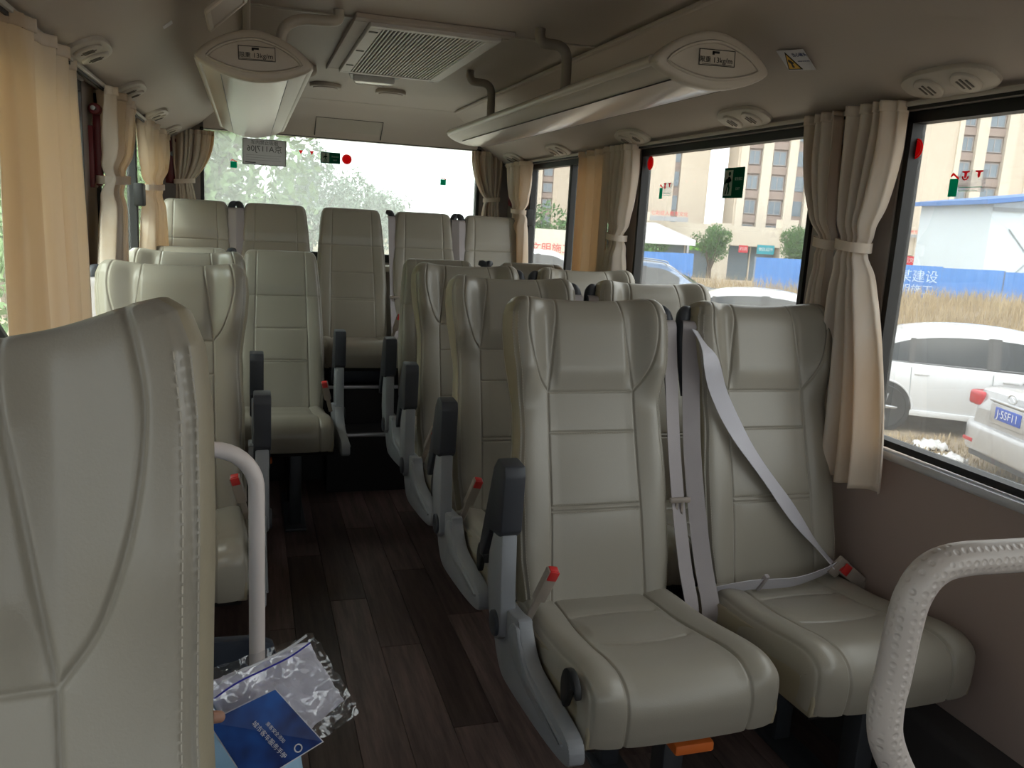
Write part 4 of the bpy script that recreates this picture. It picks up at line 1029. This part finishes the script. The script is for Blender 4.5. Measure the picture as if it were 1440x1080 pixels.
# dry grass
bl = []; fc = []
def blades(n, amin, amax, bmin, bmax, hmin, hmax, seed):
    r = np.random.RandomState(seed)
    for i in range(n):
        a = r.uniform(amin, amax); b = r.uniform(bmin, bmax); p = E(a, b, 0); z = hgt(p.x, p.y); h = r.uniform(hmin, hmax); w = r.uniform(.006, .014)
        th = r.uniform(0, pi); lean = r.uniform(-.5, .5)*h; l2 = r.uniform(-.4, .4)*h; dx, dy = math.cos(th)*w, math.sin(th)*w; k = len(bl)
        bl.extend([(p.x-dx, p.y-dy, z-.02), (p.x+dx, p.y+dy, z-.02), (p.x+lean*.4+dx*.7, p.y+l2*.4+dy*.7, z+h*.6), (p.x+lean*.4-dx*.7, p.y+l2*.4-dy*.7, z+h*.6), (p.x+lean, p.y+l2, z+h), (p.x+lean+.004, p.y+l2, z+h)])
        fc.extend([(k, k+1, k+2, k+3), (k+3, k+2, k+5, k+4)])
blades(22000, 3, 22, 18.5, 26.3, .15, .5, 1); blades(7000, 5, 12, 6.5, 11, .03, .1, 2)
gr = obj('dry_grass', mesh(bl, fc, sm=None), mat('dry_straw', (.46, .36, .22), .9, var=.25, vscale=.8))
tag(gr, 'tall dry straw-coloured grass on the bank beyond the parked cars', 'grass', kind='stuff')
lt = [(8.26, 8.2), (7.97, 7.6)]
for i, (x, y) in enumerate(lt):
    pl = bilin([(x-.22, y-.1, GZ+.04), (x+.2, y-.14, GZ+.03), (x+.24, y+.16, GZ+.05), (x-.18, y+.14, GZ+.04)], 16, 12, .08, .05, 20+i)+np.array((.03, 1.0, .74))
    o = obj('litter_bag', npmesh([gridmesh(pl)], None), mat('litter_plastic', (.7, .69, .68), .5)); so = o.modifiers.new('t', 'SOLIDIFY'); so.thickness = .004
    tag(o, ('crumpled white plastic bag on the straw under the white saloon', 'crumpled white plastic bag on the straw towards the bus')[i], 'litter', 'white litter on the ground')

# --- blue site fence
fe = empty('site_fence', E(10.5, 26.9, 0), -YAW, label='blue corrugated site fence beyond the dry grass', cat='fence')
BF = mat('fence_blue', (.09, .26, .66), .55, var=.12, vscale=1.2); pw = 1.98
def corr():
    bm = bmesh.new(); n = 22; xs = np.linspace(-pw/2+.01, pw/2-.01, n); rows = []
    for z in (-1.3, .62):
        rows.append(([bm.verts.new((x, .018*(1 if (i//2) % 2 else -1), z)) for i, x in enumerate(xs)], [bm.verts.new((x, .018*(1 if (i//2) % 2 else -1)+.006, z)) for i, x in enumerate(xs)]))
    for i in range(n-1):
        bm.faces.new((rows[0][0][i], rows[0][0][i+1], rows[1][0][i+1], rows[1][0][i])); bm.faces.new((rows[0][1][i], rows[1][1][i], rows[1][1][i+1], rows[0][1][i+1]))
        bm.faces.new((rows[1][0][i], rows[1][0][i+1], rows[1][1][i+1], rows[1][1][i]))
    return frombm(bm, 20)
fm = corr()
for i in range(-3, 8):
    if i == -2: continue
    x = i*pw
    obj('panel', fm, BF, fe, (x, .02*((i*7) % 3), .02*((i*5) % 3)), (0, .01*((i*3) % 3-1), 0)); obj('post', box(x-pw/2-.03, x-pw/2+.03, .03, .09, -1.3, .65), mat('fence_post', (.25, .3, .38), .6), fe)
PALEB = mat('pale_paint', (.55, .68, .85), .6)
for k, (tx, zz, sz) in enumerate((('某某建设', .30, .42), ('文明施工', -.12, .36))):
    t = text(tx, sz, PALEB, fe, (2.0, -.035, zz), (pi/2, 0, 0))
rb = empty('rubble_heap', E(9.9, 26.4, .0), label='heap of brown brushwood at the gap in the blue fence', cat='heap')
tw = tube([(-.35, 0, 0), (0, .03, .05), (.3, 0, .0)], .012, 4)
for i in range(70):
    obj('twig', tw, mat('brushwood', (.2, .15, .10), .9), rb, (rng.uniform(-.55, .6), rng.uniform(-.3, .2), rng.uniform(-.2, .38)), (rng.uniform(-1, 1), rng.uniform(-1, 1), rng.uniform(0, 3)))

# --- white shed with blue roof
sh = empty('site_shed', E(20.6, 32.6, -1.85), -YAW, label='white panel shed with a blue eaves edge behind the fence', cat='shed')
sh.scale = (1.45, 1.45, 1.45); GZ_ = -.85
SHW = mat('shed_white', (.70, .78, .84), .5, var=.05)
def pz(v): return v-GZ_
obj('wall', prism([(-1.9, 0), (4.5, 0), (4.5, 4.15), (-1.9, pz(2.48))], 'y', 0, 4, .0), SHW, sh)
for x in (.05, 2.0): obj('panel_joint', box(x-.025, x+.025, -.03, .01, 0, pz(2.48)+(x+1.9)*.128), mat('joint_grey', (.35, .38, .4), .6), sh)
obj('brace', tube([(-1.4, -.02, 1.2), (.0, -.02, 2.7)], .02, 6), MATS['joint_grey'], sh); obj('brace', tube([(-1.4, -.02, 2.7), (.0, -.02, 1.2)], .02, 6), MATS['joint_grey'], sh)
obj('roof', prism([(-2.25, pz(2.45)), (4.6, 4.21), (4.6, 4.33), (-2.25, pz(2.57))], 'y', -.35, 4.2, .0), mat('roof_blue', (.08, .20, .50), .5), sh)
obj('eaves_beam', box(-1.9, 4.5, -.06, .0, pz(2.30), pz(2.40)), MATS['joint_grey'], sh)

# --- towers and podium
BEI = mat('beige_facade', (.60, .52, .42), .8, var=.06, vscale=.3); BEI2 = mat('pale_pier', (.66, .59, .49), .8, var=.05, vscale=.3)
BROWN = mat('brown_spandrel', (.33, .26, .23), .8); WGL = mat('tower_glass', (.16, .21, .26), .12, .0, spec=.8); WFR = mat('tower_window_frame', (.35, .33, .33), .6)
def tower(a0, b0, z0, cols, nfl, fh, label, depth=14, rot=0):
    """cols: list of (width, kind) with kind p pier, w window bay, s slot, b blank wall"""
    W = sum(c[0] for c in cols); H = nfl*fh
    r = empty('apartment_tower', E(a0, b0, z0), -YAW+rot, label=label, cat='building', group='beige apartment towers across the road')
    obj('core', box(0, W, .45, depth, 0, H), BROWN, r)
    x = 0
    for wd, k in cols:
        if k == 'p': obj('pier', box(x, x+wd, 0, .6, 0, H+1), BEI2, r)
        elif k == 'b': obj('wall', box(x, x+wd, .12, .6, 0, H+.6), BEI, r)
        else:
            if k == 'w':
                g = cached(('tg', wd, fh), lambda: box(.0, wd-.24, .36, .42, .0, fh*.56)); fr = cached(('tf', wd, fh), lambda: tframe(wd, fh)); sp = cached(('tsp', wd, fh), lambda: box(0, wd, .28, .47, 0, fh*.30))
            else:
                g = cached(('tgs', wd, fh), lambda: box(.0, wd-.1, .40, .44, .0, fh*.6)); fr = None; sp = None
            for j in range(nfl):
                w_ = obj('window', g, WGL, r, (x+(.12 if k == 'w' else .05), 0, j*fh+fh*.36))
                if fr: obj('window_frame', fr, WFR, w_, (0, 0, 0))
                if sp: obj('spandrel', sp, BROWN if k == 'w' else BEI, r, (x, 0, j*fh))
        x += wd
    obj('side_wall', box(-.15, 0, .1, depth, 0, H+.8), BEI, r); obj('side_wall', box(W, W+.15, .1, depth, 0, H+.8), BEI, r); obj('roof', box(-.2, W+.2, 0, depth, H+.6, H+1.2), BEI2, r)
    return r
def tframe(wd, fh):
    bm = bmesh.new(); w = wd-.24; h = fh*.56; t = .05
    bx(bm, 0, w, .33, .44, 0, t); bx(bm, 0, w, .33, .44, h-t, h); bx(bm, 0, t, .33, .44, t, h-t); bx(bm, w-t, w, .33, .44, t, h-t); bx(bm, w*.5-t/2, w*.5+t/2, .33, .44, t, h-t)
    return frombm(bm, None)
G_ = [(.55, 'p'), (1.0, 'w'), (.7, 'p'), (1.15, 'w'), (.6, 'p'), (.8, 's'), (.6, 'p'), (1.1, 'w'), (.8, 'p'), (1.7, 'w'), (2.0, 'b')]
tower(15.2, 61, -3.05, G_, 12, 1.72, 'beige apartment tower behind the exit sticker, piers between window strips', depth=3)
tower(26.6, 61, -3.05, [(.5, 'p'), (.8, 'w'), (2.3, 'b'), (.35, 'p'), (1.0, 'w'), (.75, 'p'), (1.3, 'w'), (.7, 'p'), (1.0, 'b'), (.5, 'p'), (.8, 'w'), (.5, 'p'), (.8, 's'), (1.8, 'b'), (.7, 's'), (.7, 'p'), (1.2, 'w'), (.6, 'p'), (2, 'b')], 12, 1.72, 'wide beige apartment tower behind the green hammer sticker and blue-roofed shed')
tower(6.4, 63, -3.05, [(.6, 'p'), (1.4, 'w'), (2.6, 'b'), (.45, 's'), (1.9, 'b')], 12, 1.72, 'blank beige apartment tower behind the round red sticker')
tower(1.2, 92, -3.05, [(.8, 'p'), (1.2, 'w'), (2.0, 'b'), (.6, 's'), (2.2, 'b')], 14, 1.72, 'slim beige tower seen through the sliding window')
tower(19.0, 150, -3.05, [(.4, 'p'), (1.6, 'w'), (.4, 'p'), (1.6, 'w'), (.4, 'p'), (1.6, 'w'), (.4, 'p')], 7, 1.7, 'distant pale tower between the nearer towers')
pd = empty('shop_podium', E(4.0, 50, -3.0), -YAW, label='beige single-storey shop row with glazed fronts below the towers', cat='building')
ph = 4.75
obj('core', box(0, 36, 1.0, 9, 0, ph-.3), BROWN, pd)
obj('fascia', box(-.2, 36, -.1, 1.2, ph-1.15, ph), BEI2, pd); obj('roof', box(-.2, 36, 1.0, 9, ph-.3, ph-.05), BEI, pd)
for i in range(10):
    x = i*3.9; obj('column', box(x-.45, x+.45, -.25, 1.1, 0, ph+(.5 if i % 2 else .1)), BEI2, pd)
    for k in (0, 1):
        w_ = obj('shop_window', box(x+.5+k*1.47, x+.5+k*1.47+1.42, .8, .86, .9, ph-1.2), WGL, pd); obj('mullion', box(x+.46+k*1.47, x+.54+k*1.47, .72, .9, .9, ph-1.2), BEI2, w_)
    obj('sill_wall', box(x+.45, x+3.45, .75, .95, 0, .9), BROWN, pd)
SIGNR = mat('sign_red', (.62, .02, .04), .5); LETR = mat('letter_red', (.72, .05, .05), .5)
def signboard(a, b, z, w, h, m, txt, tm, label, ts):
    r = empty('shop_sign', E(a, b, z), -YAW, label=label, cat='sign', group='shop signs beyond the fence')
    obj('board', box(-w/2, w/2, -.05, .05, -h/2, h/2), m, r)
    if txt: text(txt, ts, tm, r, (0, -.052, 0), (pi/2, 0, 0))
    return r
signboard(21.6, 47.7, .36, 1.9, .48, SIGNR, 'GU 南门文具', WHITE, 'red shop signboard with white lettering above the fence', .3)
sg = signboard(23.45, 47.7, .36, 1.35, .5, SIGNR, '', WHITE, 'red signboard with a white star mark', .5)
star = [(math.sin(2*pi*k/10)*(.26 if k % 2 == 0 else .13), math.cos(2*pi*k/10)*(.26 if k % 2 == 0 else .13)*.85) for k in range(10)]
obj('star_mark', prism([(x*1.25, y) for x, y in star], 'y', -.075, -.052), WHITE, sg); obj('inner_mark', prism([(-.05, -.05), (.05, -.05), (0, .05)], 'y', -.085, -.075), SIGNR, sg)
signboard(12.55, 47.7, .47, .5, .4, SIGNR, '药店', WHITE, 'small red and white shop sign between the trees', .22)
signboard(13.8, 47.7, .5, .95, .5, mat('sign_teal', (.02, .35, .45), .5), '便民超市', WHITE, 'teal shop sign with white lettering between the trees', .21)
signboard(9.86, 47.7, .45, .65, .42, mat('sign_lime', (.25, .6, .08), .5), '', WHITE, 'small lime green sign beside the tree', .3)
signboard(10.38, 47.7, .36, .35, .28, mat('sign_orange', (.75, .3, .03), .5), '', WHITE, 'small orange sign beside the lime sign', .3)
signboard(11.05, 47.7, .4, .65, .32, mat('sign_crimson', (.4, .03, .05), .5), '', WHITE, 'small crimson sign beside the orange sign', .3)
lr = empty('roof_lettering', E(8.5, 49.2, 2.2), -YAW, label='red standing characters on the podium roof before the blank tower', cat='lettering', group='red roof characters'); text('七彩成人教育文化', .27, LETR, lr, (0, 0, 0), (pi/2, 0, 0)); obj('rail', box(-1.1, 1.1, .02, .06, -.42, -.16), STEEL, lr)
lr = empty('roof_lettering', E(22.6, 49.55, 1.95), -YAW, label='red standing characters on the shop fascia above the red signboard', cat='lettering', group='red roof characters'); text('七彩成人教育文化', .22, LETR, lr, (0, 0, 0), (pi/2, 0, 0)); obj('rail', box(-.9, .9, .02, .06, -.3, -.13), STEEL, lr)

# --- trees
LEAF = [mat('leaf_green', (.07, .17, .035), .7, var=.35, vscale=.5), mat('leaf_pale', (.16, .25, .10), .7, var=.3, vscale=.5), mat('leaf_grey', (.16, .22, .16), .7, var=.25, vscale=.5)]
BARK = mat('bark', (.12, .09, .065), .9, bump=.5, bscale=20)
def crown(n, leaf, seed, sx=1, sz=1, blobs=22, fill=.8):
    r = np.random.RandomState(seed); C_ = []
    for i in range(blobs):
        d = r.randn(3); d /= np.linalg.norm(d); C_.append((d*r.uniform(.25, .72), r.uniform(.28, .46)))
    k = r.randint(0, blobs, n); cen = np.array([C_[i][0] for i in k]); rad = np.array([C_[i][1] for i in k])
    d = r.randn(n, 3); d /= np.linalg.norm(d, axis=1)[:, None]
    p = cen+d*(rad*r.uniform(fill*.6, 1, n))[:, None]
    u = r.randn(n, 3); u /= np.linalg.norm(u, axis=1)[:, None]; v = np.cross(u, r.randn(n, 3)); v /= np.linalg.norm(v, axis=1)[:, None]
    l = leaf*r.uniform(.6, 1.3, n)[:, None]; p *= np.array([sx, sx, sz])
    V = np.stack([p-u*l, p-v*l*.45, p+u*l, p+v*l*.45], 1).reshape(-1, 3)
    return npmesh([(V, np.arange(4*n).reshape(n, 4))], None)
CR = [crown(5200, .055, 3), crown(5200, .055, 5, 1, 1.15), crown(15000, .032, 8, fill=.95), crown(3600, .075, 9, .8, 1.3)]
def tree(p, rc, hc, ci, li, label, group, trunk=.12, name='tree'):
    r = empty(name, (p[0], p[1], p[2]), random.uniform(0, 6), label=label, cat='tree', group=group)
    key = ('cr', ci, li)
    if key not in BACKC:
        me = CR[ci].copy(); me.materials.append(LEAF[li]); BACKC[key] = me
    c = obj('crown', BACKC[key], None, r, (0, 0, hc)); c.scale = (rc, rc, rc)
    bm = bmesh.new(); tube([(0, 0, -.3), (.05*rc, 0, hc*.5), (0, .04*rc, hc)], [trunk, trunk*.8, trunk*.4], 8, True, bm)
    for k in range(5):
        a = k*1.26; tube([(0, 0, hc*.6), (math.cos(a)*rc*.3, math.sin(a)*rc*.3, hc*.85), (math.cos(a)*rc*.6, math.sin(a)*rc*.6, hc+rc*.25)], [trunk*.45, trunk*.3, trunk*.12], 6, True, bm)
    obj('trunk', frombm(bm), BARK, r); return r
SG = 'street trees in front of the shops'
for a, z, rc, lb in ((7.73, .55, 1.1, 'street tree before the blank tower'), (10.83, .8, 1.25, 'street tree before the gap between the towers'), (15.71, .95, 1.25, 'street tree before the tower with the exit sticker'), (24.54, .75, 1.0, 'street tree beside the blue-roofed shed')):
    p = E(a*.96, 46.0, -3.0); tree(p, rc, 3.0+z, 0, 0, 'round green '+lb, SG)
for (x, y, rc, hc, lb) in ((-3.2, 1.5, 2.0, 2.2, 'foremost'), (-3.4, 4.4, 2.1, 2.4, 'second'), (-3.3, 7.4, 2.1, 2.3, 'third'), (-3.6, 10.6, 2.3, 2.6, 'fourth')):
    tree((x, y, GZ), rc, hc, 2, 1, '%s dense leafy tree beside the bus on the curtained tree side, counted from the front' % lb, 'dense trees beside the bus', .14)
tree((-1.5, 15.5, GZ), 3.3, 3.6, 2, 1, 'big pale green tree filling the corner of the back window', 'trees behind the bus', .25)
tree((-4.6, 19.5, GZ), 3.6, 4.4, 2, 1, 'tall pale tree behind the big tree at the back window', 'trees behind the bus', .25)
for x, y, rc, hc, lb in ((2.6, 40, 2.6, 3.1, 'hazy round tree behind the middle of the rear bench'), (4.9, 43, 2.2, 2.5, 'hazy tree right of the middle bench seat outline'), (6.6, 46, 1.3, 3.2, 'slim hazy tree beside the hazy round trees'), (11, 70, 2.2, 2.4, 'low distant tree near the gathered back curtain'), (7.6, 78, 2.0, 2.2, 'low distant tree in the haze')):
    tree((x, y, GZ-.6), rc, hc, 1 if rc > 1.5 else 3, 2, lb, 'trees behind the bus', .15)
for i, (a, b, rc, z) in enumerate(((2.6, 39, 2.2, .6), (4.8, 40, 2.0, .3), (.5, 46, 2.4, .9))):
    p = E(a, b, GZ-1.2); tree(p, rc, 2.0+z, 0, 0, ('bushy green tree behind the sliding window', 'low bushy tree beside the sliding window divider', 'bushy tree behind the rear tied curtain')[i], 'bushes behind the white van')

# --- cars
TYRE = mat('tyre', (.02, .02, .02), .8); RIM = mat('rim', (.55, .56, .58), .3, .8); CGL = mat('car_glass', (.02, .026, .032), .08, spec=.35); TAIL = mat('tail_lamp', (.45, .01, .02), .15)
PROF = {'saloon': dict(top=[(-2.30, .42), (-2.31, .60), (-2.27, .86), (-2.20, .985), (-1.95, 1.03), (-1.70, 1.05), (-1.2, 1.30), (-.85, 1.405), (-.4, 1.455), (.0, 1.46), (.4, 1.43), (.75, 1.345), (1.45, .98), (1.9, .90), (2.2, .78), (2.30, .60), (2.31, .42)], cab=(-1.72, 1.47), wins=[(-1.30, -1.02), (-.97, -.06), (.08, .95)], belt=.93, H=1.46, wb=(-1.30, 1.32)),
        'suv': dict(top=[(-2.22, .5), (-2.25, .8), (-2.22, 1.05), (-2.1, 1.25), (-1.85, 1.58), (-1.4, 1.67), (-.6, 1.70), (.1, 1.68), (.55, 1.60), (1.35, 1.13), (1.9, 1.04), (2.2, .9), (2.26, .6), (2.25, .45)], cab=(-2.18, 1.37), wins=[(-1.85, -1.12), (-1.05, -.15), (-.03, .85)], belt=1.07, H=1.70, wb=(-1.3, 1.32))}
def car(loc, heading, kind, paint, label, plate=None, rails=False):
    K = PROF[kind]; r = empty('car', loc, heading, label=label, cat='car', group='cars parked beside the bus')
    top = np.array(spline(K['top'], 5)); xs = np.linspace(-2.29, 2.29, 70); zt = np.interp(xs, top[:, 0], top[:, 1])
    zt = np.array([max(z, .43) for z in zt]); belt = K['belt']; c0, c1 = K['cab']
    P = []
    for x, z in zip(xs, zt):
        w = .885*(1-.10*abs(x/2.3)**3.2-.20*max(0, (abs(x)-2.0)/.3)**2); b = min(belt+.02*(-x/2.3), z-.03)
        zb = .22+.10*max(0, (abs(x)-1.9)/.4)
        if c0 < x < c1: ring = [(0, zb), (w-.12, zb), (w-.03, zb+.06), (w, .42 if .42 < b else b), (w+.005, (b+.45)/2), (w-.01, b-.06), (w-.05, b), (w-.10, b+.012), (0, b+.02)]
        else: ring = [(0, zb), (w-.12, zb), (w-.03, zb+.06), (w, min(.42, b)), (w+.005, (b+.45)/2), (w-.01, b-.05), (w-.06, b+(z-b)*.45), (w-.22, z-.008), (0, z)]
        full = [(y, zz) for y, zz in ring]+[(-y, zz) for y, zz in reversed(ring[:-1])]
        P.append([(x, y, zz) for y, zz in full])
    V, Fq = gridmesh(np.array(P), flip=True)
    me = npmesh([(V, Fq)], 40); obj('body', me, paint, r)
    for x_, nm in ((-2.29, 'rear_face'), (2.29, 'front_face')):
        k = 0 if x_ < 0 else -1; ring = P[k]; obj(nm, mesh(ring, [list(range(len(ring)))], sm=None), paint, r)
    # greenhouse
    gx_ = np.linspace(c0, c1, 46); gz = np.interp(gx_, top[:, 0], top[:, 1]); G = []
    def half(x, z, f):   # width at relative height
        w = .885*(1-.10*abs(x/2.3)**3.2)-.09; return w-.20*f*(K['H']-belt)/.53
    for x, z in zip(gx_, gz):
        b = belt; h = max(z-b, .012); fr = h/(K['H']-b)
        ring = [(half(x, z, 0), b), (half(x, z, fr*.5), b+h*.5), (half(x, z, fr*.86), b+h*.86), (half(x, z, fr)-.06, b+h*.965), (half(x, z, fr)*.5, b+h*1.0), (0, b+h*1.012)]
        G.append([(x, y, zz) for y, zz in ring]+[(x, -y, zz) for y, zz in reversed(ring[:-1])])
    obj('cabin', npmesh([gridmesh(np.array(G), flip=True)], 40), paint, r)
    # side windows following the cabin side
    for s in (-1, 1):
        for (wa, wb_) in K['wins']:
            q = []
            for x in np.linspace(wa, wb_, 10):
                z = np.interp(x, top[:, 0], top[:, 1]); h = z-belt; zu = belt+max(.05, h*.86-.05)
                row = []
                for zz in np.linspace(belt+.03, max(zu, belt+.04), 5):
                    fr = (zz-belt)/(K['H']-belt); row.append((x, s*(half(x, z, fr)+.008), zz))
                q.append(row)
            A = np.array(q); Bq = A.copy(); Bq[:, :, 1] -= s*.03
            obj('side_window', npmesh([gridmesh(A, flip=s > 0), gridmesh(Bq, flip=s < 0)], None), CGL, r)
        # window surround, door seams, handles, mirror
        bm = bmesh.new(); x0, x1 = K['wins'][0][0]-.12, K['wins'][-1][1]+.14
        lo = [(x, s*(half(x, 0, 0)+.004), belt+.012) for x in np.linspace(x0, x1, 12)]; tube(lo, .012, 6, True, bm)
        for a, b in zip(K['wins'], K['wins'][1:]):
            xm = (a[1]+b[0])/2; wd = (b[0]-a[1])/2; z = np.interp(xm, top[:, 0], top[:, 1]); h = (z-belt)*.86-.03; zz = np.linspace(belt+.02, belt+h, 5)
            vsA = [[bm.verts.new((xm+dx, s*(half(xm, z, (q_-belt)/(K['H']-belt))+o_), q_)) for q_ in zz] for dx in (-wd-.01, wd+.01) for o_ in (.011,)]
            for k_ in range(4): bm.faces.new((vsA[0][k_], vsA[0][k_+1], vsA[1][k_+1], vsA[1][k_]))
        obj('window_surround', frombm(bm), mat('surround_black', (.02, .02, .022), .3), r)
        for x in (K['wins'][-1][0]-.07, -1.02 if kind == 'saloon' else -1.05, 1.05):
            bm = bmesh.new(); zz = np.linspace(.38, belt-.02, 6); tube([(x+.05*(1-(z-.4)) if x < -.5 else x, s*(.885*(1-.10*abs(x/2.3)**3.2)+(.004 if z < .8 else -.004)), z) for z in zz], .005, 5, True, bm); obj('door_seam', frombm(bm), MATS['joint_grey'], r)
        for x in (K['wins'][-1][0]+.0-.0+.05, K['wins'][1][0]+.02):
            obj('door_handle', box(x-.0, x+.19, s*.878-.018, s*.878+.018, belt-.13, belt-.10, .008), paint, r)
        obj('side_skirt', box(-.95, .95, s*.86-.03, s*.86+.03, .23, .31, .012), paint, r)
        for wx in K['wb']:
            wh = empty('wheel', (wx, s*.80, .315)); wh.parent = r
            bm = bmesh.new(); rr_ = [(.20, -.09), (.30, -.105), (.315, -.07), (.318, .07), (.30, .105), (.20, .09)]
            vs_ = [[bm.verts.new((rd*math.cos(a), o_, rd*math.sin(a))) for a in np.linspace(0, 2*pi, 36, endpoint=False)] for rd, o_ in rr_]
            for u_, w2 in zip(vs_, vs_[1:]):
                for k in range(36): bm.faces.new((u_[k], u_[(k+1) % 36], w2[(k+1) % 36], w2[k]))
            obj('tyre', frombm(bm, 50), TYRE, wh)
            bm = bmesh.new(); bmesh.ops.create_cone(bm, cap_ends=True, segments=28, radius1=.21, radius2=.21, depth=.04, matrix=Matrix.Translation((0, s*.02, 0)) @ Matrix.Rotation(pi/2, 4, 'X')); obj('hub_disc', frombm(bm), BLACK, wh)
            bm = bmesh.new()
            for k in range(5):
                a = k*2*pi/5; d_ = Vector((math.cos(a), 0, math.sin(a))); pr = Vector((-math.sin(a), 0, math.cos(a)))
                tube([d_*.03+Vector((0, s*.07, 0)), d_*.12+Vector((0, s*.075, 0)), d_*.205+Vector((0, s*.06, 0))], [.035, .024, .03], 6, True, bm)
            tube([(math.cos(a)*.205, s*.06, math.sin(a)*.205) for a in np.linspace(0, 2*pi, 29)], .014, 6, False, bm); obj('rim', frombm(bm), RIM, wh)
            bm = bmesh.new(); tube([(wx+math.cos(a)*.375, s*.868, .315+math.sin(a)*.375) for a in np.linspace(-.15, pi+.15, 24)], .02, 6, True, bm); obj('arch_lip', frombm(bm), paint, r)
            bm = bmesh.new(); bmesh.ops.create_cone(bm, cap_ends=True, segments=32, radius1=.365, radius2=.365, depth=.02, matrix=Matrix.Translation((wx, s*.876, .315)) @ Matrix.Rotation(pi/2, 4, 'X')); obj('arch_recess', frombm(bm), BLACK, r)
            wh.location.y = s*.80+s*.0
        tl = obj('tail_lamp', box(-2.285, -2.02, *sorted((s*.56, s*.83)), .76 if kind == 'saloon' else .9, .93 if kind == 'saloon' else 1.12, .04, 3), TAIL, r)
        obj('wing_mirror', box(.98, 1.10, *sorted((s*.86, s*1.03)), belt+.0, belt+.14, .035, 3), paint, r)
    # front and rear glass
    for (xa, xb, nm) in ((c0+.12, K['wins'][0][0]-.02, 'rear_glass'), (K['wins'][-1][1]+.05, c1-.10, 'windscreen')):
        q = []
        for x in np.linspace(xa, xb, 8):
            z = np.interp(x, top[:, 0], top[:, 1]); h = z-belt; fr = h/(K['H']-belt); hw = half(x, z, fr)-.10
            q.append([(x, y, belt+h*(1.012-.03*(y/.6)**2)+.008) for y in np.linspace(-hw, hw, 9)])
        A = np.array(q); Bq = A.copy(); Bq[:, :, 2] -= .03; obj(nm, npmesh([gridmesh(A, flip=False), gridmesh(Bq, flip=True)], None), CGL, r)
    obj('rear_bumper', prism([(-2.36, -.62), (-2.36, .62), (-2.26, .82), (-1.98, .875), (-1.98, -.875), (-2.26, -.82)], 'z', .26, .58, .05, 3), paint, r)
    obj('front_bumper', prism([(2.36, .62), (2.36, -.62), (2.26, -.82), (1.98, -.875), (1.98, .875), (2.26, .82)], 'z', .26, .56, .05, 3), paint, r)
    obj('bumper_valance', box(-2.33, -2.2, -.6, .6, .20, .30, .02), DARKP, r)
    if rails:
        for s in (-1, 1): obj('roof_rail', tube(spline([(-1.6, s*.56, 1.60), (-1.45, s*.56, 1.70), (-.4, s*.56, 1.735), (.35, s*.56, 1.69), (.5, s*.56, 1.60)], 5), .018, 8), mat('roof_rail_grey', (.30, .32, .34), .4), r)
    if plate:
        pb = obj('number_plate', box(-2.33, -2.315, -.22, .22, .70, .84, .004), mat('plate_blue', (.015, .07, .42), .4), r)
        text(plate, .125, WHITE, pb, (-2.3315, 0, .77), (pi/2, 0, -pi/2))
        obj('plate_recess', box(-2.318, -2.28, -.34, .34, .64, .88, .02), paint, r)
        obj('trunk_trim', box(-2.325, -2.28, -.36, .36, .885, .91, .008), RIM, r)
        obj('badge', tube([(-2.30, .075*math.cos(a), .965+.045*math.sin(a)) for a in np.linspace(0, 2*pi, 22)], .008, 6, False), RIM, r)
        obj('badge_bar', tube([(-2.30, -.04, .94), (-2.30, .03, .99)], .007, 6), RIM, r)
        for s in (-1, 1): obj('reflector', box(-2.37, -2.355, *sorted((s*.5, s*.68)), .36, .40, .005), TAIL, r)
    return r
WHP = mat('white_car_paint', (.66, .67, .69), .25, coat=.6); SLV = mat('silver_car_paint', (.42, .42, .43), .3, .25, coat=.6); BLP = mat('slate_blue_car_paint', (.10, .16, .27), .25, .2, coat=.6)
car((9.98, 9.255, GZ), math.radians(-36), 'saloon', WHP, 'white four-door saloon seen side-on beyond the nearest window')
car((10.1, 6.22, GZ), math.radians(-15), 'saloon', SLV, 'silver saloon with a blue number plate seen from behind', plate='J·5SF11')
car((10.2, 15.0, GZ), math.radians(-33), 'saloon', WHP, 'white saloon showing only its roof and windows over the seats')
car((10.3, 20.6, GZ), math.radians(-30), 'suv', BLP, 'slate blue estate car with roof rails behind the white saloon', rails=True)
p = E(.7, 27, GZ); car((p.x, p.y, p.z), math.radians(-20), 'suv', WHP, 'white tall car seen through the sliding window')
bn = empty('barrier_banner', E(.8, 31, .6), -YAW, label='low white barrier with red lettering beyond the white tall car', cat='barrier')
obj('board', box(-1.6, 1.9, 0, .08, -.5, .5), mat('banner_cream', (.75, .73, .6), .6), bn); obj('leg', box(-1.4, -1.3, 0, .08, -1.9, -.5), STEEL, bn); obj('leg', box(1.6, 1.7, 0, .08, -1.9, -.5), STEEL, bn); text('安全文明施工现场', .38, LETR, bn, (.35, -.01, -.2), (pi/2, 0, 0))
tent = empty('white_tent', E(5.2, 31, GZ), -YAW, label='white peaked canopy beyond the slate blue estate car', cat='canopy')
obj('canopy', prism([(-1.3, 2.0), (1.2, 2.0), (1.2, 2.2), (-.3, 2.75), (-1.3, 2.55)], 'y', 0, 2), WHITE, tent)
for x in (-1.0, .95): obj('leg', box(x-.04, x+.04, .05, .12, 0, 2.05), STEEL, tent)
